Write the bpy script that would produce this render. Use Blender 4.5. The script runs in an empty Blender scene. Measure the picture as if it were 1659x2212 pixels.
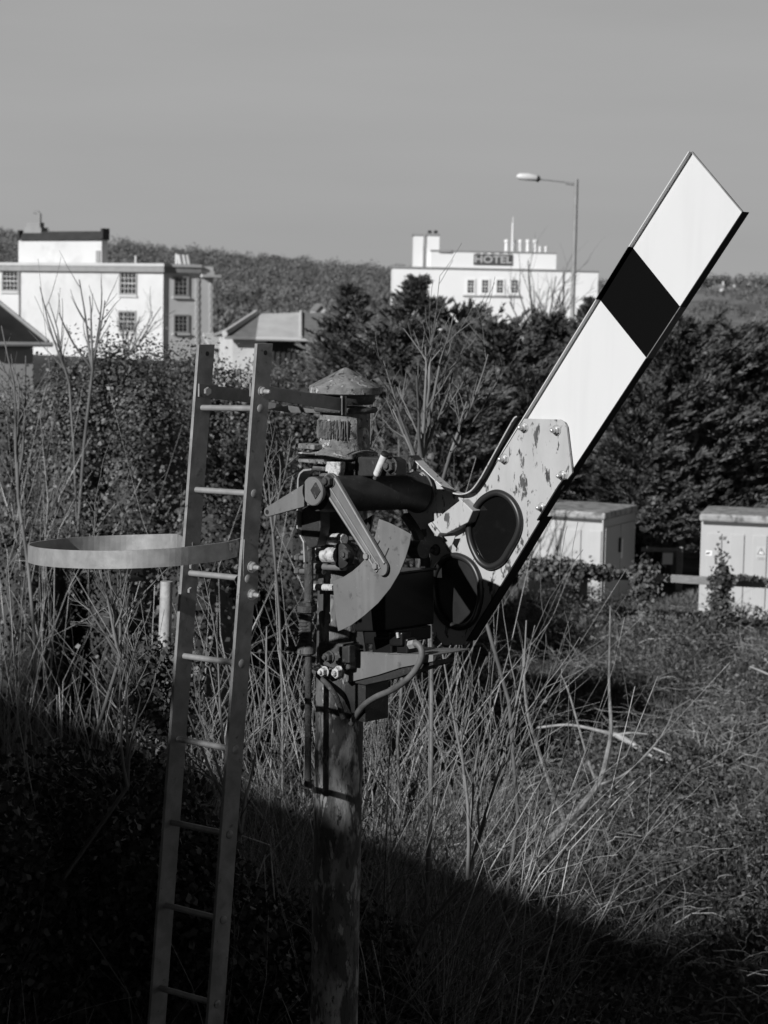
import bpy, math, random
import numpy as np
from mathutils import Vector, Matrix

# ------------------------------------------------------------------ camera
F_PX = 4500.0                       # focal length in pixels of a 1659 px wide picture
PITCH = math.atan(456 / F_PX)
ROLL = 0.020
CAM = np.array([0.0, 0.0, 4.5])
Fw = np.array([0, math.cos(PITCH), -math.sin(PITCH)])
R0 = np.array([1.0, 0, 0]); U0 = np.array([0, math.sin(PITCH), math.cos(PITCH)])
Rt = R0 * math.cos(ROLL) + U0 * math.sin(ROLL)
Up = -R0 * math.sin(ROLL) + U0 * math.cos(ROLL)

scene = bpy.context.scene
cam_d = bpy.data.cameras.new('camera')
cam_d.sensor_fit = 'HORIZONTAL'; cam_d.sensor_width = 24.0
cam_d.lens = F_PX / 1659 * 24
cam_d.clip_start = 0.1; cam_d.clip_end = 6000
cam_d.dof.use_dof = True; cam_d.dof.focus_distance = 7.45; cam_d.dof.aperture_fstop = 6.3
cam = bpy.data.objects.new('camera', cam_d); scene.collection.objects.link(cam)
M = Matrix.Identity(4)
for i, v in enumerate((Rt, Up, -Fw)):
    for j in range(3): M[j][i] = v[j]
for j in range(3): M[j][3] = CAM[j]
cam.matrix_world = M
scene.camera = cam

# ------------------------------------------------------------------ light
SUN_H = np.array([-0.662, -0.749]); SUN_EL = math.radians(24.0)
world = bpy.data.worlds.new('World'); scene.world = world; world.use_nodes = True
nt = world.node_tree; nt.nodes.clear()
out = nt.nodes.new('ShaderNodeOutputWorld'); bg = nt.nodes.new('ShaderNodeBackground')
sky = nt.nodes.new('ShaderNodeTexSky'); sky.sky_type = 'NISHITA'; sky.sun_disc = False
sky.sun_elevation = SUN_EL; sky.sun_rotation = math.atan2(SUN_H[0], SUN_H[1]); sky.dust_density = 0.6
bw = nt.nodes.new('ShaderNodeRGBToBW'); nt.links.new(sky.outputs[0], bw.inputs[0])
# a black and white picture: the sky is grey, evenly toned, with very faint cloud streaks
cl = nt.nodes.new('ShaderNodeTexNoise'); cl.inputs['Scale'].default_value = 2.2; cl.inputs['Detail'].default_value = 5
tc = nt.nodes.new('ShaderNodeTexCoord'); mp = nt.nodes.new('ShaderNodeMapping'); mp.inputs['Scale'].default_value = (1, 1, 7)
nt.links.new(tc.outputs['Generated'], mp.inputs[0]); nt.links.new(mp.outputs[0], cl.inputs['Vector'])
SKY_FLAT = 4.25
m1 = nt.nodes.new('ShaderNodeMath'); m1.operation = 'MULTIPLY_ADD'; m1.inputs[1].default_value = 0.06; m1.inputs[2].default_value = SKY_FLAT * 0.8
nt.links.new(bw.outputs[0], m1.inputs[0])
m2 = nt.nodes.new('ShaderNodeMapRange'); m2.inputs['From Min'].default_value = .3; m2.inputs['From Max'].default_value = .75
m2.inputs['To Min'].default_value = .92; m2.inputs['To Max'].default_value = 1.08
nt.links.new(cl.outputs['Fac'], m2.inputs['Value'])
m3 = nt.nodes.new('ShaderNodeMath'); m3.operation = 'MULTIPLY'
nt.links.new(m1.outputs[0], m3.inputs[0]); nt.links.new(m2.outputs[0], m3.inputs[1])
# a clear sky through a red filter is far darker overhead than near the horizon
sx = nt.nodes.new('ShaderNodeSeparateXYZ'); nt.links.new(tc.outputs['Generated'], sx.inputs[0])
m4 = nt.nodes.new('ShaderNodeMapRange'); m4.interpolation_type = 'SMOOTHSTEP'; m4.inputs['From Min'].default_value = .14; m4.inputs['From Max'].default_value = .42
m4.inputs['To Min'].default_value = 1; m4.inputs['To Max'].default_value = .04; nt.links.new(sx.outputs['Z'], m4.inputs['Value'])
m5 = nt.nodes.new('ShaderNodeMath'); m5.operation = 'MULTIPLY'; nt.links.new(m3.outputs[0], m5.inputs[0]); nt.links.new(m4.outputs[0], m5.inputs[1])
nt.links.new(m5.outputs[0], bg.inputs['Color']); bg.inputs['Strength'].default_value = 0.1
nt.links.new(bg.outputs[0], out.inputs[0])

sun_d = bpy.data.lights.new('sun', 'SUN'); sun_d.energy = 4.8; sun_d.angle = math.radians(0.55); sun_d.color = (1, 1, 1)
sun = bpy.data.objects.new('sun', sun_d); scene.collection.objects.link(sun)
sv = Vector((SUN_H[0] * math.cos(SUN_EL), SUN_H[1] * math.cos(SUN_EL), math.sin(SUN_EL)))
sun.rotation_euler = sv.to_track_quat('Z', 'Y').to_euler()
scene.view_settings.view_transform = 'Standard'; scene.view_settings.look = 'None'
scene.view_settings.exposure = 0; scene.view_settings.gamma = 1
scene.render.engine = 'CYCLES'
scene.cycles.max_bounces = 4; scene.cycles.diffuse_bounces = 2; scene.cycles.glossy_bounces = 2
scene.cycles.caustics_reflective = False; scene.cycles.caustics_refractive = False

# ------------------------------------------------------------------ measuring helpers
def ray(px, py): return Fw + Rt * ((px - 829.5) / F_PX) - Up * ((py - 1106) / F_PX)
def PD(px, py, d): return CAM + ray(px, py) * d
def PY(px, py, Y):
    r = ray(px, py); return CAM + r * (Y / r[1])
def PZ(px, py, z):
    r = ray(px, py); return CAM + r * ((z - CAM[2]) / r[2])
TH = math.radians(43)
A = np.array([math.cos(TH), -math.sin(TH), 0]); N = np.array([-math.sin(TH), -math.cos(TH), 0]); Z = np.array([0, 0, 1.0])
O = PY(745, 900, 7.5); O[2] = 0.0           # the post's axis, on the ground
def PK(px, py, k):
    r = ray(px, py); t = (np.dot(O - CAM, N) + k) / np.dot(r, N); return CAM + r * t
def HZ(px, py, k):
    p = PK(px, py, k) - O; return np.array([np.dot(p, A), p[2]])
def W(h, z, k): return O + A * h + Z * z + N * k
c1 = lambda x, y: (594 + x / 3.413, 756 + y / 3.413)
c2 = lambda x, y: (594 + x / 3.413, 1080 + y / 3.413)
c3 = lambda x, y: (864 + x / 3.7245, 864 + y / 3.7245)
c4 = lambda x, y: (1026 + x / 2.6212, 270 + y / 2.6212)

# ------------------------------------------------------------------ mesh helpers
class MB:
    def __init__(s): s.v = []; s.f = []; s.mi = []; s.cur = 0
    def add(s, vs, fs):
        b = len(s.v); s.v += [tuple(map(float, v)) for v in vs]
        for f in fs: s.f.append([i + b for i in f]); s.mi.append(s.cur)
        return s
    def box(s, c, ax, ay, az):
        c, ax, ay, az = map(np.array, (c, ax, ay, az)); vs = []
        for x in (-1, 1):
            for y in (-1, 1):
                for z in (-1, 1): vs.append(c + ax * x + ay * y + az * z)
        fs = [(0, 1, 3, 2), (4, 6, 7, 5), (0, 4, 5, 1), (2, 3, 7, 6), (0, 2, 6, 4), (1, 5, 7, 3)]
        if np.dot(np.cross(ax, ay), az) < 0: fs = [f[::-1] for f in fs]
        return s.add(vs, fs)
    def prism(s, front, back):
        n = len(front); fs = [list(range(n)), list(range(2 * n - 1, n - 1, -1))]
        for i in range(n):
            j = (i + 1) % n; fs.append((i, i + n, j + n, j))
        return s.add(list(front) + list(back), fs)
    def tube(s, pts, rad, n=10, caps=True, squash=None):
        pts = [np.array(p, float) for p in pts]; m = len(pts)
        if not hasattr(rad, '__len__'): rad = [rad] * m
        t0 = pts[1] - pts[0]; t0 /= np.linalg.norm(t0)
        ref = np.array([0, 0, 1.0]) if abs(t0[2]) < .9 else np.array([1.0, 0, 0])
        u = np.cross(t0, ref); u /= np.linalg.norm(u); vs = []
        for i, p in enumerate(pts):
            t = pts[min(i + 1, m - 1)] - pts[max(i - 1, 0)]; t /= np.linalg.norm(t)
            u = u - t * np.dot(u, t); u /= np.linalg.norm(u); w = np.cross(t, u)
            for k in range(n):
                a = 2 * math.pi * k / n; vs.append(p + rad[i] * (math.cos(a) * u + math.sin(a) * w))
        fs = []
        for i in range(m - 1):
            for k in range(n):
                q = (k + 1) % n; fs.append((i * n + k, i * n + q, (i + 1) * n + q, (i + 1) * n + k))
        if caps: fs.append(tuple(range(n - 1, -1, -1))); fs.append(tuple((m - 1) * n + k for k in range(n)))
        return s.add(vs, fs)
    def lathe(s, base, prof, n=36, ax=Z):
        ax = np.array(ax) / np.linalg.norm(ax); ref = np.array([1.0, 0, 0]) if abs(ax[0]) < .9 else Z
        u = np.cross(ax, ref); u /= np.linalg.norm(u); w = np.cross(ax, u); vs = []
        for r, h in prof:
            for k in range(n):
                a = 2 * math.pi * k / n; vs.append(np.array(base) + ax * h + r * (math.cos(a) * u + math.sin(a) * w))
        fs = []; m = len(prof)
        for i in range(m - 1):
            for k in range(n):
                q = (k + 1) % n; fs.append((i * n + k, i * n + q, (i + 1) * n + q, (i + 1) * n + k))
        fs.append(tuple(range(n - 1, -1, -1))); fs.append(tuple((m - 1) * n + k for k in range(n)))
        return s.add(vs, fs)
    def build(s, name, mat, parent=None, smooth=False, bevel=0, shift=None):
        mats = mat if isinstance(mat, (list, tuple)) else [mat]
        me = bpy.data.meshes.new(name)
        off = np.zeros(3)
        if parent is not None: off = np.array(parent['off'])
        elif shift is not None: off = np.array(shift)
        vs = [tuple(np.array(v) - off) for v in s.v]
        me.from_pydata(vs, [], s.f)
        for m in mats: me.materials.append(m)
        me.polygons.foreach_set('material_index', s.mi)
        if smooth: me.polygons.foreach_set('use_smooth', [True] * len(me.polygons))
        me.update()
        o = bpy.data.objects.new(name, me); scene.collection.objects.link(o)
        if parent is not None: o.parent = parent
        else: o.location = off
        o['off'] = [float(x) for x in off]
        if smooth: 
            md = o.modifiers.new('es', 'EDGE_SPLIT'); md.split_angle = math.radians(40)
        if bevel:
            b = o.modifiers.new('bevel', 'BEVEL'); b.width = bevel; b.segments = 2; b.limit_method = 'ANGLE'
        return o

def build_np(name, V, Q, mat, parent=None, shift=None):
    V = np.asarray(V, np.float32).reshape(-1, 3); Q = np.asarray(Q, np.int32)
    off = np.zeros(3)
    if parent is not None: off = np.array(parent['off'])
    elif shift is not None: off = np.array(shift)
    V = V - off.astype(np.float32)
    me = bpy.data.meshes.new(name); k = Q.shape[1]
    me.vertices.add(len(V)); me.vertices.foreach_set('co', V.ravel())
    me.loops.add(Q.size); me.loops.foreach_set('vertex_index', Q.ravel())
    me.polygons.add(len(Q)); me.polygons.foreach_set('loop_start', np.arange(0, Q.size, k, dtype=np.int32))
    try: me.polygons.foreach_set('loop_total', np.full(len(Q), k, np.int32))
    except Exception: pass
    me.materials.append(mat); me.update(calc_edges=True)
    o = bpy.data.objects.new(name, me); scene.collection.objects.link(o)
    if parent is not None: o.parent = parent
    else: o.location = off
    o['off'] = [float(x) for x in off]
    return o

def thing(name, label, cat, loc, group=None):
    o = bpy.data.objects.new(name, None); scene.collection.objects.link(o); o.empty_display_size = .2
    o.location = [float(x) for x in loc]; o['off'] = [float(x) for x in loc]
    return tag(o, label, cat, group)
def tag(o, label=None, cat=None, group=None, kind=None):
    if label: o['label'] = label
    if cat: o['category'] = cat
    if group: o['group'] = group
    if kind: o['kind'] = kind
    return o

# ------------------------------------------------------------------ materials (all grey: the photograph is black and white)
def g3(v): return (v, v, v, 1)
def mat(name, base, rough=.6, metal=0, spec=.5, var=0.0, vscale=8, spots=None, bump=0, bscale=40, coat=0, stretch=None, streak=None):
    """spots: (value, scale, threshold, softness) patches of another colour (rust, flaking paint)"""
    m = bpy.data.materials.new(name); m.use_nodes = True; t = m.node_tree; b = t.nodes['Principled BSDF']
    b.inputs['Roughness'].default_value = rough; b.inputs['Metallic'].default_value = metal
    b.inputs['Specular IOR Level'].default_value = spec; b.inputs['Coat Weight'].default_value = coat
    b.inputs['Base Color'].default_value = g3(base)
    tcn = t.nodes.new('ShaderNodeTexCoord'); src = tcn.outputs['Object']
    if stretch:
        mm = t.nodes.new('ShaderNodeMapping'); mm.inputs['Scale'].default_value = stretch
        t.links.new(src, mm.inputs[0]); src = mm.outputs[0]
    col = None
    def noise(scale, detail=6, dist=0):
        n = t.nodes.new('ShaderNodeTexNoise'); n.inputs['Scale'].default_value = scale; n.inputs['Detail'].default_value = detail
        n.inputs['Distortion'].default_value = dist; n.inputs['Roughness'].default_value = .6
        t.links.new(src, n.inputs['Vector']); return n.outputs['Fac']
    def rng(fac, a, bb, lo, hi):
        r = t.nodes.new('ShaderNodeMapRange'); t.links.new(fac, r.inputs['Value'])
        r.inputs['From Min'].default_value = a; r.inputs['From Max'].default_value = bb
        r.inputs['To Min'].default_value = lo; r.inputs['To Max'].default_value = hi; return r.outputs[0]
    if var:
        col = rng(noise(vscale), .3, .7, base * (1 - var), base * (1 + var))
    hts = None
    for sp in (spots or []):
        v, sc, th, so = sp
        fac = rng(noise(sc, 8, .3), th - so, th + so, 0, 1)
        mx = t.nodes.new('ShaderNodeMix'); mx.data_type = 'FLOAT'
        t.links.new(fac, mx.inputs['Factor'])
        if col is not None: t.links.new(col, mx.inputs['A'])
        else: mx.inputs['A'].default_value = base
        mx.inputs['B'].default_value = v; col = mx.outputs['Result']; hts = fac if hts is None else hts
    if streak:   # (value, amount) vertical run-off stains
        mm = t.nodes.new('ShaderNodeMapping'); mm.inputs['Scale'].default_value = (20, 20, 1.6)
        t.links.new(tcn.outputs['Object'], mm.inputs[0]); n = t.nodes.new('ShaderNodeTexNoise'); n.inputs['Scale'].default_value = 1; n.inputs['Detail'].default_value = 4
        t.links.new(mm.outputs[0], n.inputs['Vector'])
        fac = rng(n.outputs['Fac'], .5, .75, 0, streak[1])
        mx = t.nodes.new('ShaderNodeMix'); mx.data_type = 'FLOAT'; t.links.new(fac, mx.inputs['Factor'])
        if col is not None: t.links.new(col, mx.inputs['A'])
        else: mx.inputs['A'].default_value = base
        mx.inputs['B'].default_value = streak[0]; col = mx.outputs['Result']
    if col is not None: t.links.new(col, b.inputs['Base Color'])
    if bump:
        bn = t.nodes.new('ShaderNodeBump'); bn.inputs['Strength'].default_value = bump; bn.inputs['Distance'].default_value = .004
        h = noise(bscale, 8)
        if hts is not None:
            ad = t.nodes.new('ShaderNodeMath'); ad.operation = 'ADD'; t.links.new(h, ad.inputs[0]); t.links.new(hts, ad.inputs[1]); h = ad.outputs[0]
        t.links.new(h, bn.inputs['Height']); t.links.new(bn.outputs[0], b.inputs['Normal'])
    return m
def leafmat(name, base, var=.5, rough=.5, spec=.4, vscale=3, fine=40, trans=0.0):
    m = bpy.data.materials.new(name); m.use_nodes = True; t = m.node_tree; b = t.nodes['Principled BSDF']
    b.inputs['Roughness'].default_value = rough; b.inputs['Specular IOR Level'].default_value = spec
    ge = t.nodes.new('ShaderNodeNewGeometry')
    n = t.nodes.new('ShaderNodeTexNoise'); n.inputs['Scale'].default_value = vscale; n.inputs['Detail'].default_value = 3
    t.links.new(ge.outputs['Position'], n.inputs['Vector'])
    r1 = t.nodes.new('ShaderNodeMapRange'); r1.inputs['From Min'].default_value = .3; r1.inputs['From Max'].default_value = .7
    r1.inputs['To Min'].default_value = 1 - var; r1.inputs['To Max'].default_value = 1 + var; t.links.new(n.outputs['Fac'], r1.inputs['Value'])
    r2 = t.nodes.new('ShaderNodeMapRange'); r2.inputs['To Min'].default_value = base * (1 - var); r2.inputs['To Max'].default_value = base * (1 + var)
    t.links.new(ge.outputs['Random Per Island'], r2.inputs['Value'])
    mu = t.nodes.new('ShaderNodeMath'); mu.operation = 'MULTIPLY'; t.links.new(r1.outputs[0], mu.inputs[0]); t.links.new(r2.outputs[0], mu.inputs[1])
    t.links.new(mu.outputs[0], b.inputs['Base Color'])
    return m
MT = {}
MT['enamel'] = mat('white_enamel', .60, .35, var=.012, vscale=3, spec=.25, streak=(.48, .22))
MT['enamel_black'] = mat('black_enamel', .003, .5, spec=.05)
MT['plate'] = mat('weathered_plate', .40, .5, var=.12, vscale=9, spots=[(.045, 36, .59, .025)], bump=.15, bscale=60, stretch=(1, 1, .45), streak=(.3, .35))
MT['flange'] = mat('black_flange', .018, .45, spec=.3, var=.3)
MT['flange_edge'] = mat('lit_worn_edge', .5, .5, var=.2, vscale=30, spots=[(.12, 60, .62, .04)])  # bright tone puts the sunlit flange edge into the colour; spots are wear
MT['galv'] = mat('galvanised_steel', .25, .5, metal=.1, var=.22, vscale=14, spots=[(.15, 9, .56, .12), (.10, 35, .66, .03)], bump=.12, bscale=90)
MT['galv_lit'] = mat('lit_galvanised', .34, .42, metal=.3, var=.18, vscale=22, spots=[(.26, 12, .58, .1)], bump=.1, bscale=120)  # lighter copy of the galvanised steel; sunlight on lit parts is in its colour
MT['rust'] = mat('rusty_iron', .05, .8, var=.4, vscale=30, spots=[(.11, 45, .6, .08)], bump=.8, bscale=70)
MT['iron'] = mat('black_iron', .022, .55, var=.4, vscale=20, spots=[(.07, 50, .66, .05)], bump=.35, bscale=60)
MT['grey_paint'] = mat('grey_painted_steel', .135, .5, var=.12, vscale=8, spots=[(.085, 26, .635, .04), (.2, 60, .68, .03)], bump=.1, bscale=70, streak=(.27, .4))
MT['post'] = mat('flaking_white_paint', .50, .7, var=.15, vscale=20, spots=[(.11, 4, .48, .06), (.06, 16, .505, .03), (.36, 24, .60, .02), (.025, 60, .60, .05)], bump=1.0, bscale=60, stretch=(1, 1, .38))
MT['cap'] = mat('lichen_covered_iron', .17, .9, var=.45, vscale=25, spots=[(.42, 30, .58, .03), (.03, 42, .60, .03)], bump=1.0, bscale=70)
MT['crust'] = mat('flaking_crust', .10, .9, var=.5, vscale=40, spots=[(.04, 30, .6, .02), (.4, 90, .72, .02)], bump=1.0, bscale=60, stretch=(1, 1, .4))
MT['chalk'] = mat('cracked_white_paint', .46, .8, var=.15, vscale=60, spots=[(.26, 55, .60, .09)], bump=1, bscale=90)
MT['lamp'] = mat('lamp_case_black', .010, .35, spec=.25, var=.3)
MT['lens_dark'] = mat('dark_lens_glass', .006, .08, spec=.35)
MT['lens_grey'] = mat('smoked_lens_glass', .016, .35, spec=.8, var=.5, vscale=9)
MT['rubber'] = mat('rubber_rim', .02, .4, spec=.5)
MT['cable'] = mat('grey_cable', .12, .6, var=.25, vscale=30, spots=[(.4, 70, .70, .02)])
MT['bright'] = mat('bright_zinc', .6, .3, metal=.6, var=.2, vscale=80)
MT['tubewhite'] = mat('white_plastic', .62, .4, var=.15, vscale=50)
MT['ink'] = mat('black_ink', .01, .6)
# ================================================================== SEMAPHORE SIGNAL
def hexbolt(mb, p, ax, r=.014, hh=.012, stud=.02, sr=.007, washer=True):
    ax = np.array(ax, float); ax /= np.linalg.norm(ax); p = np.array(p, float)
    if washer: mb.lathe(p, [(r * 1.25, 0), (r * 1.25, .003)], 16, ax)
    mb.lathe(p + ax * .003, [(r, 0), (r, hh * .85), (r * .86, hh)], 6, ax)
    if stud: mb.lathe(p + ax * (hh + .003), [(sr, 0), (sr, stud * .75), (sr * .6, stud)], 10, ax)
def slab(mb, px, k, t, conv=None):
    """outline in picture pixels on the vertical plane k of the signal, thickness t away from us"""
    P = [PK(x, y, k) for x, y in px]; mb.prism(P, [p - N * t for p in P]); return mb
def densify(pts, n=6):
    """Catmull-Rom through closed px loop"""
    out = []; m = len(pts)
    for i in range(m):
        p0, p1, p2, p3 = [np.array(pts[(i + j - 1) % m], float) for j in range(4)]
        for s in range(n):
            t = s / n
            out.append(tuple(.5 * ((2 * p1) + (-p0 + p2) * t + (2 * p0 - 5 * p1 + 4 * p2 - p3) * t * t + (-p0 + 3 * p1 - 3 * p2 + p3) * t ** 3)))
    return out
def smooth_open(pts, n=5):
    pts = [np.array(p, float) for p in pts]; ext = [2 * pts[0] - pts[1]] + pts + [2 * pts[-1] - pts[-2]]; out = []
    for i in range(1, len(ext) - 2):
        p0, p1, p2, p3 = ext[i - 1:i + 3]
        for s in range(n):
            t = s / n
            out.append(.5 * ((2 * p1) + (-p0 + p2) * t + (2 * p0 - 5 * p1 + 4 * p2 - p3) * t * t + (-p0 + 3 * p1 - 3 * p2 + p3) * t ** 3))
    out.append(pts[-1]); return out
def strip(mb, px, kplane, k0, k1, th=.004):
    """a flange standing on the plane kplane along the traced px line, reaching from k0 to k1"""
    h = [HZ(x, y, kplane) for x, y in px]; m = len(h); L = []
    for i in range(m):
        t = h[min(i + 1, m - 1)] - h[max(i - 1, 0)]; t = t / np.linalg.norm(t); nn = np.array([-t[1], t[0]])
        L.append((h[i] + nn * th / 2, h[i] - nn * th / 2))
    vs = []
    for a, b in L: vs += [W(a[0], a[1], k0), W(b[0], b[1], k0), W(b[0], b[1], k1), W(a[0], a[1], k1)]
    fs = [(0, 1, 2, 3)]
    for i in range(m - 1):
        b = 4 * i
        for q in range(4):
            r = (q + 1) % 4; fs.append((b + q, b + 4 + q, b + 4 + r, b + r))
    e = 4 * (m - 1); fs.append((e + 3, e + 2, e + 1, e))
    mb.add(vs, fs); return mb

sig = thing('semaphore_signal', 'railway semaphore signal on flaking post, white arm with black band raised to the right', 'signal', O)
zz = lambda py: PY(745, py, 7.5)[2]
# post
prof = [(.088, 0), (.088, zz(1000)), (.0885, zz(990)), (.09, zz(985)), (.09, zz(880)), (.07, zz(878))]
pts = []
for (ra, za), (rb, zb) in zip(prof[:-1], prof[1:]):
    n = max(1, int((zb - za) / .05))
    for i in range(n): pts.append((ra + (rb - ra) * i / n, za + (zb - za) * i / n))
pts.append(prof[-1])
MB().lathe(O, pts, 48).build('post', MT['post'], sig, True)
MB().lathe(O, [(.089, zz(976)), (.0925, zz(970)), (.0915, zz(905)), (.0905, zz(882))], 48).build('post_neck', MT['cap'], sig, True)
# thick flaking crust round the neck of the post
rng = np.random.default_rng(5)
m = MB(); vs = []; fs = []; n = 60; rows = 12; z0, z1 = zz(948), zz(906)
for j in range(rows + 1):
    for i in range(n + 1):
        a = math.radians(150 + 130 * i / n); ed = .004 * (j in (0, rows) or i in (0, n))
        r = .097 + .004 * math.sin(i * 1.7 + j * .2) * (1 if (i % 9) else -1) + rng.uniform(-.0015, .0015) - ed * 1.5
        if i % 12 == 7: r -= .006
        vs.append(O + np.array([math.cos(a) * r, math.sin(a) * r, z0 + (z1 - z0) * j / rows + rng.uniform(-.003, .003)]))
for j in range(rows):
    for i in range(n): a = j * (n + 1) + i; fs.append((a, a + 1, a + n + 2, a + n + 1))
m.add(vs, fs); o = m.build('flaking_crust', MT['crust'], sig); md = o.modifiers.new('s', 'SOLIDIFY'); md.thickness = .009; md.offset = -1
# cap
co = PY(749, 834, 7.5); ca = O.copy(); zt = zz(794); zr = zz(835); zb = zz(851)
MB().lathe(ca + A * 0.0, [(.085, zb - .004), (.125, zb), (.130, zb + .004), (.130, zr), (.127, zr + .003), (.066, (zr + zt) / 2 + .002), (.012, zt - .003), (.004, zt)], 56).build('post_cap', MT['cap'], sig, True)
MB().lathe(ca, [(.10, zb - .035), (.108, zb - .02), (.108, zb - .002)], 40).build('cap_collar', MT['iron'], sig, True)
# collar flange and clamp ears under the neck
MB().lathe(O, [(.118, zz(988)), (.122, zz(986)), (.122, zz(977)), (.113, zz(974)), (.092, zz(968))], 44).build('collar', MT['cap'], sig, True)
m = MB()
m.box(PK(672, 964, .10), A * .045, N * .03, Z * .0095); m.box(PK(672, 981, .10), A * .04, N * .03, Z * .006)
m.box(PK(684, 994, .11), A * .065, N * .03, Z * .010)
m.build('clamp_ear', MT['cap'], sig, bevel=.004)
m = MB(); m.tube([PK(680, 1010, .10), PK(712, 1012, .10)], .012, 12); m.build('clamp_pin', MT['crust'], sig, True)
m = MB(); slab(m, [c1(372, 822), c1(480, 824), c1(474, 900), c1(462, 935), c1(400, 928), c1(368, 895)], .125, .03); m.build('painted_pad', MT['chalk'], sig, bevel=.004)
# bearing casting block in front of the post
m = MB(); slab(m, [c1(478, 792), c1(560, 786), c1(840, 792), c1(885, 815), c1(890, 930), c1(478, 936)], .05, .06); m.build('bearing_bracket', MT['iron'], sig, bevel=.006)
for (x, y) in ((545, 862), (857, 852)):
    m = MB(); hexbolt(m, PK(*c1(x, y), .05), N, .024, .02, .012, .012); m.build('bolt', MT['rust'], sig)
m = MB(); hexbolt(m, PK(*c1(408, 965), .285), N, .02, .02, .012, .012); m.build('bolt', MT['rust'], sig)
# bearing tube carrying the spindle, from the levers to the arm
pa = PK(684, 1068, .27); pb = PK(904, 1062, -.285)
d = (pb - pa)
m = MB(); m.tube([pa, pa + d * .05, pa + d * .08, pa + d * .9, pa + d * .93, pa + d * .97], [.058, .062, .064, .064, .070, .076], 36); m.build('bearing_tube', MT['iron'], sig, True)
fc = PK(904, 1060, -.288)
m = MB(); m.lathe(fc, [(.078, 0), (.082, .003), (.082, .012), (.076, .016)], 40, N); fl = m.build('bearing_flange', MT['iron'], sig, True)
for (x, y) in ((1085, 938), (1118, 1055), (1060, 1150), (1010, 915)):
    m = MB(); hexbolt(m, PK(*c1(x, y), -.273), N, .015, .012, 0, .005); m.build('bolt', MT['bright'], sig)
# grease cartridge with its printed word
ga = PK(*c1(745, 930), .075); gb = PK(*c1(818, 752), .075); dg = gb - ga; L = np.linalg.norm(dg)
m = MB(); m.tube([ga - dg * .12, ga + dg * .04], .008, 12); gc = m.build('cartridge_neck', MT['rust'], sig, True)
m = MB(); m.lathe(ga + dg * .03, [(.010, 0), (.0135, .006), (.0135, L * .83)], 24, dg); gr = m.build('grease_cartridge', MT['tubewhite'], sig, True)
m = MB(); m.lathe(ga + dg * .86, [(.0145, 0), (.0145, L * .10), (.012, L * .12)], 24, dg); m.build('cartridge_cap', MT['iron'], gr, True)
def text_mesh(name, body, size, origin, xdir, ydir, matr, parent, extrude=.0006, squeeze=1.0, align='CENTER'):
    cu = bpy.data.curves.new(name, 'FONT'); cu.body = body; cu.size = 1.0; cu.align_x = align; cu.align_y = 'CENTER'; cu.extrude = 0.02; cu.offset = .02
    ob = bpy.data.objects.new(name, cu); scene.collection.objects.link(ob)
    dg_ = bpy.context.evaluated_depsgraph_get(); me = bpy.data.meshes.new_from_object(ob.evaluated_get(dg_)); bpy.data.objects.remove(ob)
    xdir = np.array(xdir) / np.linalg.norm(xdir); ydir = np.array(ydir) - xdir * np.dot(ydir, xdir); ydir /= np.linalg.norm(ydir); zd = np.cross(xdir, ydir)
    off = np.array(parent['off'])
    for v in me.vertices:
        c = v.co; v.co = Vector(np.array(origin) + xdir * c.x * size * squeeze + ydir * c.y * size + zd * c.z * extrude / .02 - off)
    me.materials.clear(); me.materials.append(matr)
    o = bpy.data.objects.new(name, me); scene.collection.objects.link(o); o.parent = parent; o['off'] = list(map(float, off)); return o
tow = CAM - ga; tow /= np.linalg.norm(tow); gd = dg / L
yy = np.cross(tow, gd); tow2 = np.cross(gd, yy)
text_mesh('printed_word', 'sima', .0145, ga + dg * .30 + tow2 * .0137, gd, yy, MT['ink'], gr, .0003, .95)
# crank levers
def arm_outline(p, q, wp, wq, k):
    """bar with rounded ends between two px points, widths in metres"""
    a = HZ(*p, k); b = HZ(*q, k); d = (b - a) / np.linalg.norm(b - a); nn = np.array([-d[1], d[0]]); out = []
    ang = math.atan2(nn[1], nn[0])
    for i in range(11): t = ang + math.pi * i / 10; out.append(a + wp / 2 * np.array([math.cos(t), math.sin(t)]))
    for i in range(11): t = ang + math.pi + math.pi * i / 10; out.append(b + wq / 2 * np.array([math.cos(t), math.sin(t)]))
    return [W(x[0], x[1], k) for x in out]
m = MB(); P = arm_outline((679, 1061), (577, 1106), .085, .034, .315); m.prism(P, [p - N * .016 for p in P]); lv = m.build('balance_lever', MT['grey_paint'], sig, bevel=.002)
m = MB(); m.lathe(PK(577, 1106, .3155), [(.0085, 0), (.0085, .0006)], 16, N); m.build('pin_hole', MT['ink'], lv)
m = MB(); m.lathe(PK(679, 1061, .316), [(.05, 0), (.05, .008), (.047, .011)], 40, N); bs = m.build('boss', MT['grey_paint'], lv, True)
m = MB(); q = HZ(681, 1060, .33); P = [W(q[0] + x, q[1] + y, .3305) for x, y in ((-.024, 0), (0, -.03), (.024, 0), (0, .03))]; m.prism(P, [p - N * .006 for p in P]); m.build('spindle_end', MT['iron'], lv, bevel=.001)
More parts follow.
